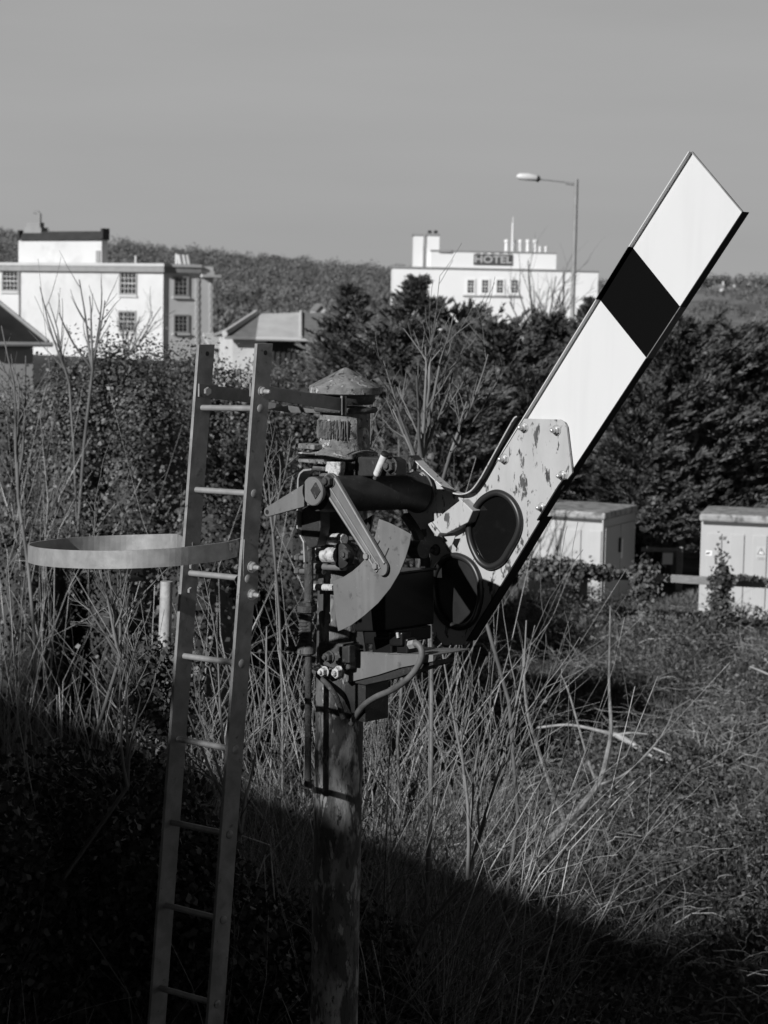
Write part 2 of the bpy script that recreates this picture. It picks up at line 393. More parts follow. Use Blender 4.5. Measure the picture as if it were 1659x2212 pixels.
# lever of the blinder: an open channel
P = arm_outline((713, 1046), (823, 1226), .078, .056, .285)
m = MB(); m.prism(P, [p - N * .010 for p in P]); bl = m.build('blinder_lever', MT['grey_paint'], sig, bevel=.001)
def ridge(parent, o1, o2, rr, k):
    a = HZ(713, 1046, k); b = HZ(823, 1226, k); d = (b - a) / np.linalg.norm(b - a); nn = np.array([-d[1], d[0]])
    m = MB(); A1 = a + nn * o1; B1 = b + nn * o2
    m.tube([W(A1[0], A1[1], k), W(B1[0], B1[1], k)], rr, 8); m.build('rib', MT['grey_paint'], parent, True)
ridge(bl, .033, .023, .006, .286); ridge(bl, -.033, -.023, .006, .286); ridge(bl, -.008, -.006, .0035, .286)
blp = [(765, 140), (840, 168), (925, 210), (1005, 255), (990, 330), (960, 430), (915, 540), (850, 650), (760, 760), (660, 850), (560, 925), (510, 950), (465, 968), (450, 880), (436, 740), (425, 600), (500, 570), (570, 525), (620, 482), (670, 428), (710, 350), (740, 250)]
m = MB(); slab(m, [c2(*p) for p in blp], .268, .004); pl = m.build('blinder', MT['grey_paint'], sig, bevel=.001)
for s in ([(772, 300), (745, 345)], [(838, 355), (805, 430)]):
    a = HZ(*c2(*s[0]), .2695); b = HZ(*c2(*s[1]), .2695); m = MB(); d = (b - a) / np.linalg.norm(b - a); nn = np.array([-d[1], d[0]]) * .0022
    P = [W(*(v), .2690) for v in (a + nn, a - nn, b - nn, b + nn)]; m.prism(P, [p - N * .0007 for p in P]); m.build('slot', MT['ink'], pl)
for (x, y) in ((682, 415), (748, 488)):
    m = MB(); hexbolt(m, PK(*c2(x, y), .286), N, .012, .01, 0, .004); m.build('bolt', MT['galv'], bl)
# ---------------- arm: blade and spectacle plate (we look at its back)
KB = -.315; KP = -.300
TL, TRr = c4(1230, 153), c4(1516, 492)
LB = c3(820, 440); RB = c3(1150, 950)
ll = lambda p, q, t: (p[0] + (q[0] - p[0]) * t, p[1] + (q[1] - p[1]) * t)
B1L, B1R = c4(890, 690), c4(1163, 1030); B2L, B2R = c4(706, 988), c4(972, 1320)
loL = ll(B1L, B2L, 4.1); loR = ll(B1R, B2R, 3.6)
def xo(p, q, f): return p
m = MB()
for i, quad in enumerate(([TL, TRr, B1R, B1L], [B1L, B1R, B2R, B2L], [B2L, B2R, loR, loL])):
    m.cur = 1 if i == 1 else 0
    slab(m, quad, KB, .003)
blade = m.build('arm_blade', [MT['enamel'], MT['enamel_black']], sig)
# folded edges of the blade: the upper one towards us, the lower one away
for seg, mt in (([TL, B1L], 'enamel'), ([B1L, B2L], 'enamel_black'), ([B2L, loL], 'enamel')):
    m = MB(); strip(m, seg, KB, KB - .003, KB + .020, .003); m.build('upper_edge', MT[mt], blade)
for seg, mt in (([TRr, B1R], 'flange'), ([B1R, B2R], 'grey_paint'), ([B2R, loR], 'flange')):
    m = MB(); strip(m, seg, KB, KB - .036, KB + .002, .003); m.build('lower_edge', MT[mt], blade)  # middle stretch: white stripe coloured grey, its shade put into the tone
m = MB(); strip(m, [TL, TRr], KB, KB - .003, KB + .004, .004); m.build('end_edge', MT['galv'], blade)
# spectacle plate outline
spx = [(130, 447), (240, 560), (400, 705), (450, 735), (500, 752), (560, 752), (610, 730), (650, 690), (690, 630), (730, 560), (940, 182), (965, 158), (990, 150), (1285, 158), (1320, 178), (1338, 215), (1384, 588), (1340, 645), (1140, 960), (820, 1490), (540, 1945), (520, 1970), (350, 1974), (262, 1865), (252, 1600), (250, 1400), (240, 1250), (200, 1120), (120, 1000), (60, 900), (60, 700), (90, 560)]
m = MB(); slab(m, [c3(*p) for p in spx], KP, .010); sp = m.build('spectacle_plate', MT['plate'], sig, bevel=.0012)
top_line = smooth_open([c3(130, 447), c3(240, 560), c3(400, 705), c3(480, 748), (c3(560, 752)), c3(625, 718), c3(690, 630), c3(730, 560), c3(940, 182), c3(985, 130)], 4)
m = MB(); strip(m, top_line[:18], KP, KP - .010, KP + .030, .004); m.build('curved_flange', MT['plate'], sp)
m = MB(); strip(m, top_line[17:], KP, KP - .010, KP + .030, .004); fl = m.build('curved_flange', MT['flange'], sp)  # shaded stretch coloured black; the lit stretch keeps the plate paint
edge = [tuple(HZ(x, y, KP)) for x, y in top_line]
m = MB(); m.tube([W(h[0], h[1], KP + .031) for h in edge], .0026, 6); m.build('lit_worn_rim', MT['flange_edge'], sp, True)  # rim tube coloured bright as the sunlit edge of the flange
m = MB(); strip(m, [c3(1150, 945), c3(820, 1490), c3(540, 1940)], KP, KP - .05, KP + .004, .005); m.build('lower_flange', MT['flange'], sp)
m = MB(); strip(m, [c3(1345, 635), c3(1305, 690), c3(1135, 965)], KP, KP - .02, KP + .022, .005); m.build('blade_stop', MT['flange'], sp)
def dome_nut(p, parent):
    m = MB(); m.lathe(p, [(.019, 0), (.019, .003)], 18, N); m.lathe(p + N * .003, [(.0155, 0), (.0155, .010), (.013, .012)], 6, N)
    m.lathe(p + N * .015, [(.010, 0), (.010, .010), (.007, .017), (.003, .020)], 14, N); return m.build('dome_nut', MT['bright'], parent, True)
for (x, y) in ((1000, 220), (1262, 242), (842, 474), (1312, 608), (1148, 864)): dome_nut(PK(*c3(x, y), KP), sp)
m = MB(); hexbolt(m, PK(*c3(292, 1206), KP), N, .017, .016, .022, .006); m.build('bolt', MT['rust'], sp)
# lenses: rim torus following the traced outline, glass a little behind
def lens(px, inner, mtg, k_g):
    loop = densify([c3(*p) for p in px], 5); hz = [HZ(x, y, KP) for x, y in loop]; cen = sum(hz) / len(hz)
    ring = [W(*(cen + (h - cen) * .955), KP + .008) for h in hz]; ring.append(ring[0]); ring.append(ring[1])
    m = MB(); m.tube(ring, .0125, 10, caps=False); rim = m.build('lens_rim', MT['rubber'], sp, True)
    m = MB(); g = [W(*(cen + (h - cen) * inner), k_g) for h in hz]; c = W(*cen, k_g + .004)
    n = len(g); m.add(g + [c], [(i, (i + 1) % n, n) for i in range(n)]); m.build('lens', MT[mtg], rim, True)
    m = MB(); g2 = [W(*(cen + (h - cen) * .93), KP + .0015) for h in hz]; m.prism(g2, [p - N * .001 for p in g2]); m.build('lens_seat', MT['lens_dark'], rim)
lens([(800, 732), (893, 775), (960, 870), (985, 985), (960, 1095), (900, 1205), (830, 1310), (735, 1355), (655, 1315), (598, 1220), (565, 1120), (558, 1025), (580, 925), (640, 820), (715, 757)], .90, 'lens_dark', KP + .003)
lens([(450, 1238), (545, 1268), (612, 1335), (655, 1440), (668, 1560), (650, 1680), (602, 1785), (520, 1838), (430, 1826), (350, 1770), (298, 1680), (272, 1560), (268, 1450), (300, 1340), (365, 1268)], .91, 'lens_grey', KP + .003)
# small hood box riveted on the plate
m = MB(); slab(m, [c3(256, 984), c3(490, 800), c3(585, 893), c3(545, 985), c3(372, 1075), c3(300, 1070)], KP + .045, .045); hd = m.build('hood', MT['plate'], sp, bevel=.003)
m = MB(); slab(m, [c3(222, 1000), c3(250, 982), c3(318, 1070), c3(300, 1098), c3(285, 1096)], KP + .055, .055); m.build('hood_lip', MT['plate'], hd, bevel=.002)
m = MB(); slab(m, [c3(355, 1100), c3(445, 1092), c3(414, 1172)], KP + .03, .004); m.build('hood_tab', MT['plate'], hd)
# curved black guard arm between tube and lamp
m = MB(); gl = smooth_open([c2(960, 110), c2(1040, 230), c2(1090, 360), c2(1110, 470), c2(1105, 560)], 5)
m.cur = 0; strip(m, gl, -.26, -.275, -.245, .022); m.build('guard_arm', MT['iron'], sig)
# ---------------- signal lamp
ks = -.02
def px_box(mb, x0, x1, y0, y1, k, dk):
    P = [PK(x0, y0, k), PK(x1, y0, k), PK(x1, y1, k), PK(x0, y1, k)]; return mb.prism(P, [p - N * dk for p in P])
m = MB(); px_box(m, *[765, 832], 1242, 1364, .07, .26); lp = m.build('signal_lamp', MT['lamp'], sig, bevel=.006)
m = MB(); px_box(m, 764, 834, 1239, 1244, .075, .27); m.build('lamp_lid', MT['lamp'], lp, bevel=.002)
m = MB(); px_box(m, 786, 850, 1362, 1392, .055, .20); m.build('lamp_base', MT['lamp'], lp, bevel=.005)
for x0, x1, y0, y1, kk in ((803, 846, 1376, 1413, .07), (856, 880, 1380, 1413, .07), (840, 868, 1366, 1396, .085)):
    m = MB(); px_box(m, x0, x1, y0, y1, kk, .05); m.build('lamp_foot', MT['lamp'], lp, bevel=.006)
m = MB(); m.tube([PK(858, 1366, .09), PK(860, 1378, .09)], .006, 10); m.build('latch', MT['bright'], lp, True)
# shelf bracket under the lamp
m = MB(); slab(m, [c2(557, 1118), c2(700, 1128), c2(900, 1142), c2(1165, 1147), c2(1165, 1190), c2(930, 1235), c2(760, 1290), c2(540, 1345)], .075, .008); m.build('shelf_bracket', MT['grey_paint'], sig, bevel=.001)
m = MB(); P = [PK(*c2(*p), .075) for p in ((557, 1116), (1165, 1143), (1165, 1150), (557, 1123))]; m.prism(P, [p - N * .2 for p in P]); m.build('shelf_top', MT['grey_paint'], sig)
m = MB(); slab(m, [c2(545, 1340), c2(930, 1232), c2(1165, 1185), c2(1165, 1215), c2(1060, 1250), c2(900, 1310), c2(665, 1362)], .066, .11); m.build('shelf_rib', MT['iron'], sig)
m = MB(); slab(m, [(752, 1470), (790, 1476), (789, 1560), (768, 1556), (735, 1500)], .05, .12); m.build('shelf_foot', MT['iron'], sig)
m = MB(); slab(m, [c2(560, 1118), c2(600, 930), c2(640, 930), c2(668, 1122)], .06, .02); m.build('lamp_upright', MT['iron'], sig)
# cables
def cable(px, ks_, r, name, mt='cable'):
    P = smooth_open([PK(x, y, k) for (x, y), k in zip(px, ks_)], 7); m = MB(); m.tube(P, r, 12); return m.build(name, MT[mt], sig, True)
cb = cable([c2(1030, 1062), c2(1052, 1062), c2(1080, 1105), c2(1076, 1175), c2(1030, 1262), c2(960, 1335), c2(860, 1402), c2(740, 1455), c2(650, 1520), c2(590, 1600), c2(562, 1650)], [.10] * 7 + [.09, .07, .06, .05], .0112, 'cable')
m = MB(); m.tube([PK(*c2(995, 1068), .10), PK(*c2(1035, 1060), .10)], .016, 6); m.build('cable_gland', MT['bright'], sig)
cable([c2(275, 1245), c2(340, 1315), c2(400, 1375), c2(450, 1450), c2(480, 1530), c2(505, 1610)], [.12, .12, .12, .11, .10, .09], .010, 'conduit', 'rust')
# ---------------- down rod, straps and clamps on the left of the post
def vrod(x0, y0, x1, y1, k, r, name, mt, n=14): 
    m = MB(); m.tube([PK(x0, y0, k), PK(x1, y1, k)], r, n); return m.build(name, MT[mt], sig, True)
dr = vrod(668, 1090, 665, 1702, .18, .0125, 'down_rod', 'rust')
vrod(668, 1150, 667, 1300, .18, .0165, 'rod_sleeve', 'rust')
m = MB(); pts = []; rr = []
for i in range(40):
    pts.append(PK(660, 1318 + i * 1.9, .18)); rr.append(.022 + .004 * (i % 4 < 2))
m.tube(pts, rr, 16); m.build('screw_coupling', MT['rust'], sig, True)
m = MB(); m.tube([PK(661, 1308, .18), PK(661, 1322, .18)], .032, 14); m.build('lock_nut', MT['rust'], sig, True)
m = MB(); m.tube([PK(662, 1387, .18), PK(662, 1391, .18), PK(662, 1410, .18), PK(662, 1414, .18)], [.028, .034, .034, .028], 16); m.build('rod_guide', MT['crust'], sig, True)
m = MB(); m.lathe(PK(633, 1404, .19), [(.02, 0), (.02, .014), (.012, .016), (.010, .03)], 6, N); m.tube([PK(633, 1404, .19), PK(662, 1402, .18)], .013, 10); m.build('bolt', MT['rust'], sig)
m = MB(); strip(m, [(672, 1014), (655, 1016), (647, 1023), (643, 1035), (642, 1090), (641, 1140), (645, 1152), (655, 1172), (657, 1215)], .21, .155, .21, .007); m.build('bent_strap', MT['galv_lit'], sig, bevel=.001)
m = MB(); slab(m, [(664, 1030), (690, 1030), (692, 1140), (684, 1180), (670, 1185), (650, 1168), (652, 1100)], .20, .05); m.build('fork_end', MT['iron'], sig, bevel=.004)
# clamp bands round the post
for y in (1152, 1176, 1216, 1262):
    m = MB(); m.lathe(O, [(.088, zz(y + 9)), (.096, zz(y + 8)), (.096, zz(y - 2)), (.088, zz(y - 4))], 40); m.build('clamp_band', MT['post'], sig, True)
def pin(xa, xb, y, r, k, mt, name='clamp_pin', hexh=None):
    m = MB(); m.tube([PK(xa, y, k), PK(xb, y + (xb - xa) * .03, k - .0)], r, 14); o = m.build(name, MT[mt], sig, True)
    if hexh: 
        d = PK(xb, y, k) - PK(xa, y, k); m = MB(); m.lathe(PK(xa - 2, y, k) , [(r * 1.35, 0), (r * 1.35, .022)], 6, d); m.build('hex_head', MT[mt], o)
    return o
pin(676, 708, 1191, .0125, .12, 'chalk'); pin(642, 700, 1205, .010, .12, 'crust', hexh=1); pin(660, 745, 1223, .0125, .12, 'grey_paint'); pin(642, 700, 1234, .010, .12, 'crust', hexh=1); pin(675, 722, 1268, .0125, .12, 'chalk')
m = MB(); a = PK(704, 1165, .13); b = PK(744, 1165, .13); m.tube([a, a + (b - a) * .8, b], [.020, .022, .018], 20); m.build('painted_boss', MT['chalk'], sig, True)
m = MB(); a = PK(701, 1199, .14); b = PK(733, 1199, .14); m.tube([a, b], [.028, .028], 24); m.build('painted_boss', MT['chalk'], sig, True)
m = MB(); m.lathe(PK(748, 1199, .12), [(.040, 0), (.044, .01), (.044, .03), (.03, .034)], 30, N); m.build('bearing_end', MT['iron'], sig, True)
m = MB(); hexbolt(m, PK(750, 1197, .155), N, .022, .016, .008, .010, False); m.build('bolt', MT['rust'], sig)
# side link seen above the lamp
m = MB(); m.tube([PK(880, 1187, -.1), PK(915, 1187, -.1)], .033, 20); m.build('cross_tube', MT['iron'], sig, True)
m = MB(); slab(m, [c1(330, 1150), c1(350, 1090), c1(420, 1140), c1(600, 1290), c2(720, 110), c2(690, 240), c2(560, 240), c2(340, 60)], .09, .01); m.build('web_plate', MT['iron'], sig)
# lower clamp block
m = MB(); slab(m, [c2(318, 1045), c2(430, 1055), c2(548, 1068), c2(548, 1250), c2(470, 1262), c2(330, 1210), c2(315, 1130)], .115, .09); lc = m.build('lower_clamp', MT['rust'], sig, bevel=.006)
m = MB(); slab(m, [c2(455, 1085), c2(548, 1075), c2(548, 1205), c2(490, 1200)], .135, .03); m.build('clamp_cheek', MT['iron'], lc, bevel=.004)
for (x, y, mt, r) in ((405, 1155, 'rust', .018), (500, 1190, 'rust', .014), (370, 1265, 'chalk', .016), (475, 1272, 'chalk', .020), (325, 1235, 'chalk', .010)):
    m = MB(); hexbolt(m, PK(*c2(x, y), .118), N, r, .02, .012, r * .5); m.build('bolt', MT[mt], lc)
# thin wire hanging below the lamp shelf
m = MB(); m.tube([PK(846, 1540, 0), PK(838, 1700, 0), PK(828, 1990, 0), PK(820, 2230, 0), PK(812, 2600, 0)], .0022, 5); m.build('hanging_wire', MT['iron'], sig)

# ================================================================== ACCESS LADDER
LRz = [7.21, 7.02]                      # depth along the view axis of the left and right rail
lbase = PD(-0 + 290, 2900, LRz[0]); lbase = np.array([lbase[0] + .15, lbase[1], 0.0])
lad = thing('access_ladder', 'galvanised steel ladder with a back hoop standing left of the signal post', 'ladder', lbase)
def rail(xt, xb, yt, dep):
    P0 = PD(xt, yt, dep); P1 = PD(xb, 2212, dep); P1 = P0 + (P1 - P0) * (P0[2] / (P0[2] - P1[2])) ; d = (P1 - P0)
    w = .0365
    m = MB(); c = (P0 + P1) / 2
    m.box(c, A * .0065, N * w, d / 2); return m, P0, P1
cen = []
for (xt, xb, yt, dep) in ((444.5, 338, 744, LRz[0]), (570, 463, 742, LRz[1])):
    m, P0, P1 = rail(xt, xb, yt, dep); o = m.build('rail', MT['galv'], lad, bevel=.001); cen.append((P0, P1))
    # hole near the top
    q = P0 + (P1 - P0) * ((P0[2] - PD(xt, yt + 20, dep)[2]) / P0[2]) + A * .0067
    m = MB(); m.lathe(q - N * .004, [(.0085, 0), (.0085, .0006)], 18, A); m.build('bolt_hole', MT['ink'], o)
def at_rail(i, py, dep):
    P0, P1 = cen[i]; best = None
    lo, hi = 0., 1.
    for _ in range(40):
        mid = (lo + hi) / 2; p = P0 + (P1 - P0) * mid; v = p - CAM; y = 1106 - F_PX * np.dot(v, Up) / np.dot(v, Fw)
        if y < py: lo = mid
        else: hi = mid
    return P0 + (P1 - P0) * lo
rungs = [(881, 882.5), (1058, 1066), (1238, 1250), (1417, 1433), (1596, 1619), (1776, 1802), (1955, 1986), (2134, 2168), (2312, 2350)]
for yl, yr in rungs:
    a = at_rail(0, yl, 0); b = at_rail(1, yr, 0); m = MB(); m.tube([a - A * .006, b + A * .007], .0105, 16); rg = m.build('rung', MT['galv_lit'], lad, True)
    m = MB(); m.lathe(b + A * .005, [(.015, 0), (.015, .004), (.011, .007)], 12, A); m.build('rung_rivet', MT['galv'], rg, True)
# ties from the ladder to the post
def flat(p, q, hw, th, name, mt, parent, side=None):
    p = np.array(p); q = np.array(q); d = (q - p); s = np.cross(d, Z); s /= np.linalg.norm(s)
    m = MB(); m.box((p + q) / 2, d / 2, s * th / 2, Z * hw); return m.build(name, MT[mt], parent, bevel=.001)
la = at_rail(0, 843, 0); ra = at_rail(1, 845, 0)
pe = PK(737, 874, .115)
flat(PD(429, 843, 7.16), PD(560, 859, 7.5), .0225, .006, 'tie_bar', 'galv', lad)
flat(PD(540, 842, 7.005), pe, .0225, .006, 'tie_bar', 'galv', lad)
m = MB(); m.prism([PD(577, 868, 7.55), PD(622, 876, 7.6), PD(732, 892, 7.56), PD(622, 891, 7.62), PD(577, 884, 7.55)], [PD(577, 868, 7.56), PD(622, 876, 7.61), PD(732, 892, 7.57), PD(622, 891, 7.63), PD(577, 884, 7.56)]); m.build('brace', MT['galv_lit'], lad)
m = MB(); m.box(PK(742, 876, .113), A * .012, N * .004, Z * .034); m.build('clamp_strap', MT['galv'], lad)
Pu = []
for i in range(13):
    t = math.pi * (-.15 + 1.0 * i / 12); Pu.append(O + N * (.108 * math.cos(t)) + A * (.108 * math.sin(t)) + Z * (zz(884) + .0))
m = MB(); m.tube(Pu, .0105, 10); m.build('u_bolt', MT['rust'], lad, True)
m = MB(); hexbolt(m, PD(446, 845, 7.15), A * .9 + N * .1, .0145, .010, 0, .006, False); m.build('bolt', MT['galv_lit'], lad)
m = MB(); hexbolt(m, at_rail(1, 845, 0) + A * .0065, A, .014, .012, .026, .008); m.build('bolt', MT['galv_lit'], lad)
m = MB(); hexbolt(m, at_rail(0, 1275, 0) + A * .0065, A, .012, .009, 0, .006, False); m.build('bolt', MT['galv'], lad)
m = MB(); hexbolt(m, at_rail(0, 1223, 0) + A * .0065, A, .012, .009, 0, .006, False); m.build('bolt', MT['galv'], lad)
# hoop
near = [(1362, 1192, 7.19), (1330, 1180, 7.18), (1290, 1190, 7.15), (1200, 1207, 7.10), (1000, 1230, 7.00), (850, 1240, 6.97), (700, 1246, 6.97), (550, 1248, 7.0), (400, 1245, 7.07), (300, 1240, 7.14), (220, 1232, 7.22), (175, 1223, 7.30), (158, 1214, 7.38)]
farr = [(168, 1206, 7.47), (210, 1197, 7.56), (300, 1185, 7.66), (400, 1176, 7.73), (550, 1167, 7.79), (700, 1161, 7.80), (850, 1157, 7.76), (930, 1155, 7.70), (985, 1155, 7.62)]
HP = smooth_open([PD(x / 2.56, 702 + y / 2.56, d - .17) for x, y, d in near + farr], 5)
m = MB(); vs = []; hw = .060; npts = len(HP)
for i, p in enumerate(HP):
    t = HP[min(i + 1, npts - 1)] - HP[max(i - 1, 0)]; t[2] = 0; t /= np.linalg.norm(t); s = np.cross(t, Z) * .003
    hh = hw if i > 12 else hw * (.9 + .1 * i / 12)
    vs += [p + s, p - s, p - s - Z * hh, p + s - Z * hh]
fs = [(0, 1, 2, 3)]
for i in range(npts - 1):
    for q in range(4): r = (q + 1) % 4; fs.append((4 * i + q, 4 * i + 4 + q, 4 * i + 4 + r, 4 * i + r))
fs.append((4 * npts - 1, 4 * npts - 2, 4 * npts - 3, 4 * npts - 4))
m.add(vs, fs); hoop = m.build('back_hoop', MT['galv_lit'], lad)
e = HP[-1]; flat(e - Z * .03, at_rail(0, 1190, 0) + A * .006, .03, .006, 'hoop_leg', 'galv', hoop)
# patch of torn tape on the hoop
m = MB(); idx = [7, 9, 11, 12]; P = [HP[i] for i in (5, 8, 10, 12)]
out_ = []; lo_ = []
for j, i in enumerate(range(6, 13)):
    t = HP[i + 1] - HP[i - 1]; t[2] = 0; t /= np.linalg.norm(t); s = np.cross(t, Z); s = s if np.dot(s, CAM - HP[i]) > 0 else -s
    out_.append(HP[i] + s * .0040 - Z * .006); lo_.append(HP[i] + s * .0040 - Z * (.045 if j % 3 else .028))
vs = out_ + lo_; k = len(out_); m.add(vs, [(i, i + 1, k + i + 1, k + i) for i in range(k - 1)]); m.build('torn_tape', MT['chalk'], hoop)
# hoop bracket on the right rail
R1 = at_rail(1, 1230, 0) + A * .0075
def qd(x, y):
    r = ray(x / 2.56, 702 + y / 2.56); t = np.dot(R1 - CAM, A) / np.dot(r, A); return CAM + r * t
P = [qd(*p) for p in ((1352, 1186), (1405, 1225), (1430, 1270), (1425, 1540), (1346, 1540), (1346, 1295))]
m = MB(); m.prism(P, [p - A * .008 for p in P]); br = m.build('hoop_bracket', MT['galv'], lad, bevel=.001)
for (x, y) in ((1392, 1338), (1392, 1490)):
    m = MB(); hexbolt(m, qd(x, y), A, .016, .012, .022, .008); m.build('bolt', MT['bright'], br)
# ================================================================== SETTING
MT['render'] = mat('white_render', .60, .8, spec=.2, var=.07, vscale=.35, spots=[(.50, .5, .60, .08)])
MT['render_bright'] = mat('bright_white_render', .76, .8, spec=.2, var=.03, vscale=.3)
MT['render_old'] = mat('old_white_render', .50, .85, spec=.2, var=.08, vscale=.5)
MT['render_grey'] = mat('grey_render', .34, .85, spec=.2, var=.1, vscale=.6)  # plain grey wall render
MT['trim'] = mat('stone_trim', .26, .8, var=.1, vscale=2)
MT['roof_dark'] = mat('dark_slate', .02, .6, var=.4, vscale=2, bump=.3, bscale=8)
MT['roof_mid'] = mat('pale_sheet_roof', .55, .6, var=.12, vscale=1.5)
MT['roof_grey'] = mat('grey_slate_roof', .20, .6, var=.2, vscale=2)
MT['glass'] = mat('window_glass', .03, .12, spec=.6, var=.3)
MT['frame'] = mat('painted_frame', .6, .6)
MT['frame_grey'] = mat('grey_window_surround', .28, .7)
MT['sign_dark'] = mat('sign_board', .06, .6, var=.2)
MT['letter'] = mat('sign_letter', .42, .6)
MT['metal_post'] = mat('grey_lamp_column', .24, .5, var=.15, vscale=3)
MT['lantern'] = mat('lantern_housing', .6, .4)
MT['dark_open'] = mat('painted_inside_shade', .035, .8, var=.4, vscale=2)  # dark colour stands in for shade inside the open side and bush cores
MT['cab'] = mat('cabinet_grp', .46, .5, var=.05, vscale=1.5, streak=(.40, .35))
MT['cab_top'] = mat('weathered_cabinet_lid', .36, .7, var=.3, vscale=5, spots=[(.12, 7, .57, .08)])
MT['cab_dark'] = mat('cabinet_dark_plinth', .05, .8)
MT['wood'] = mat('weathered_fence_wood', .24, .85, var=.3, vscale=12, bump=.5, bscale=50, stretch=(1, 1, 6))
MT['label'] = mat('white_label', .82, .5)
MT['label_grey'] = mat('grey_label', .5, .5)
MT['ground'] = mat('rough_ground', .055, .95, spec=.1, var=.5, vscale=.9, spots=[(.10, 3, .56, .08)], bump=1, bscale=12)
MT['field'] = mat('distant_field', .24, .95, spec=.05, var=.2, vscale=.01, spots=[(.14, .02, .55, .03)])

def hmap(x, y):
    """gentle lumps near by, hills far off"""
    z = .12 * np.sin(x * .9 + 1.3) * np.cos(y * .55) + .06 * np.sin(x * 2.1 + y * 1.7)
    z = z * np.clip(1 - (y - 40) / 30, 0, 1)
    return z
def make_ground():
    xs = np.concatenate([-np.geomspace(2600, 32, 14), np.linspace(-30, 30, 121), np.geomspace(32, 2600, 14)])
    ys = np.concatenate([-np.geomspace(800, 12, 6), np.linspace(-10, 60, 141), np.geomspace(62, 4200, 18)])
    X, Y = np.meshgrid(xs, ys); Zz = hmap(X, Y); V = np.stack([X, Y, Zz], -1).reshape(-1, 3); w = len(xs); h = len(ys)
    i = np.arange((h - 1) * w).reshape(h - 1, w)[:, :-1].ravel(); Q = np.stack([i, i + 1, i + w + 1, i + w], -1)
    return tag(build_np('ground', V, Q, MT['ground']), 'rough ground under the scrub', kind='structure')
make_ground()
def ridge_left(x): return np.interp(x, [-420, -170, -80, 10, 90, 200, 300], [33.5, 27.5, 19.5, 12.8, 8, 7, 6])
def hill_z(x, y, fn, y0, y1):
    t = np.clip((y - y0) / (y1 - y0), 0, 1); t = t * t * (3 - 2 * t); return fn(x) * t - .3
def hill(name, fn, x0, x1, y0, y1, y2, m, label):
    xs = np.linspace(x0, x1, 60); ys = np.concatenate([np.linspace(y0, y1, 30), [y2]])
    X, Y = np.meshgrid(xs, ys); Zz = hill_z(X, Y, fn, y0, y1) + .8 * np.sin(X * .05) * np.clip((Y - y0) / 200, 0, 1); Zz[-1] -= 12
    V = np.stack([X, Y, Zz], -1).reshape(-1, 3); w = len(xs); i = np.arange((len(ys) - 1) * w).reshape(-1, w)[:, :-1].ravel()
    return tag(build_np(name, V, np.stack([i, i + 1, i + w + 1, i + w], -1), m), label, kind='structure')
hill('hills', ridge_left, -420, 300, 480, 900, 1300, MT['field'], 'hillside under the wood on the horizon')
ridge_right = lambda x: np.interp(x, [60, 130, 200, 400], [10.5, 13, 12.5, 11])
hill('far_hill', ridge_right, 60, 420, 420, 1150, 1500, MT['field'], 'low field rising to the far houses')

# -------- generic plane-based building tools
class Pl:
    """a vertical wall plane: through a picture point at distance Y, running along direction d"""
    def __init__(s, px, py, Y, d):
        s.o = PY(px, py, Y); s.d = np.array([d[0], d[1], 0.]); s.d /= np.linalg.norm(s.d)
        s.n = np.cross(s.d, Z)
        if np.dot(s.n, CAM - s.o) < 0: s.n = -s.n
    def uz(s, px, py):
        r = ray(px, py); t = np.dot(s.o - CAM, s.n) / np.dot(r, s.n); p = CAM + r * t
        return np.dot(p - s.o, s.d), p[2]
    def w(s, u, z, k=0.): 
        p = s.o + s.d * u + s.n * k; return np.array([p[0], p[1], z])
    def box(s, mb, u0, u1, z0, z1, k0, k1):
        c = (s.w(u0, z0, k0) + s.w(u1, z1, k1)) / 2
        return mb.box(c, s.d * abs(u1 - u0) / 2, s.n * abs(k1 - k0) / 2, Z * abs(z1 - z0) / 2)
    def pbox(s, mb, x0, x1, y0, y1, k0, k1, zb=None):
        ym = (y0 + y1) / 2; xm = (x0 + x1) / 2
        u0 = s.uz(x0, ym)[0]; u1 = s.uz(x1, ym)[0]; z1 = s.uz(xm, y0)[1]; z0 = s.uz(xm, y1)[1] if zb is None else zb
        return s.box(mb, u0, u1, z0, z1, k0, k1)
def window(P, x0, x1, y0, y1, parent, cols, rows, surround=.12, mtf='frame', mts='frame_grey', bar=.035, shadebar=True):
    xm = (x0 + x1) / 2; ym = (y0 + y1) / 2
    u0 = P.uz(x0, ym)[0]; u1 = P.uz(x1, ym)[0]; z1 = P.uz(xm, y0)[1]; z0 = P.uz(xm, y1)[1]; s_ = surround
    m = MB()
    for a in ((u0, u1, z1 - s_, z1), (u0, u1, z0, z0 + s_)): P.box(m, *a, 0.005, .09)
    for a in ((u0, u0 + s_, z0 + s_, z1 - s_), (u1 - s_, u1, z0 + s_, z1 - s_)): P.box(m, *a, 0.005, .09)
    w = m.build('window', MT[mts], parent)
    m = MB(); P.box(m, u0 + s_, u1 - s_, z0 + s_, z1 - s_, 0.006, .012); m.build('pane', MT['glass'], w)
    m = MB(); a0, a1, b0, b1 = u0 + s_, u1 - s_, z0 + s_, z1 - s_
    for i in range(0, cols + 1):
        u = a0 + (a1 - a0) * i / cols; P.box(m, u - bar / 2, u + bar / 2, b0, b1, .014, .045)
    for j in range(0, rows + 1):
        z = b0 + (b1 - b0) * j / rows; bb = bar * (1.8 if j == rows // 2 else 1); P.box(m, a0, a1, z - bb / 2, z + bb / 2, .016, .050)
    m.build('frame', MT[mtf], w)
    m = MB(); P.box(m, u0 - .08, u1 + .08, z0 - .12, z0, .003, .16); m.build('sill', MT['frame'], w)
    return w

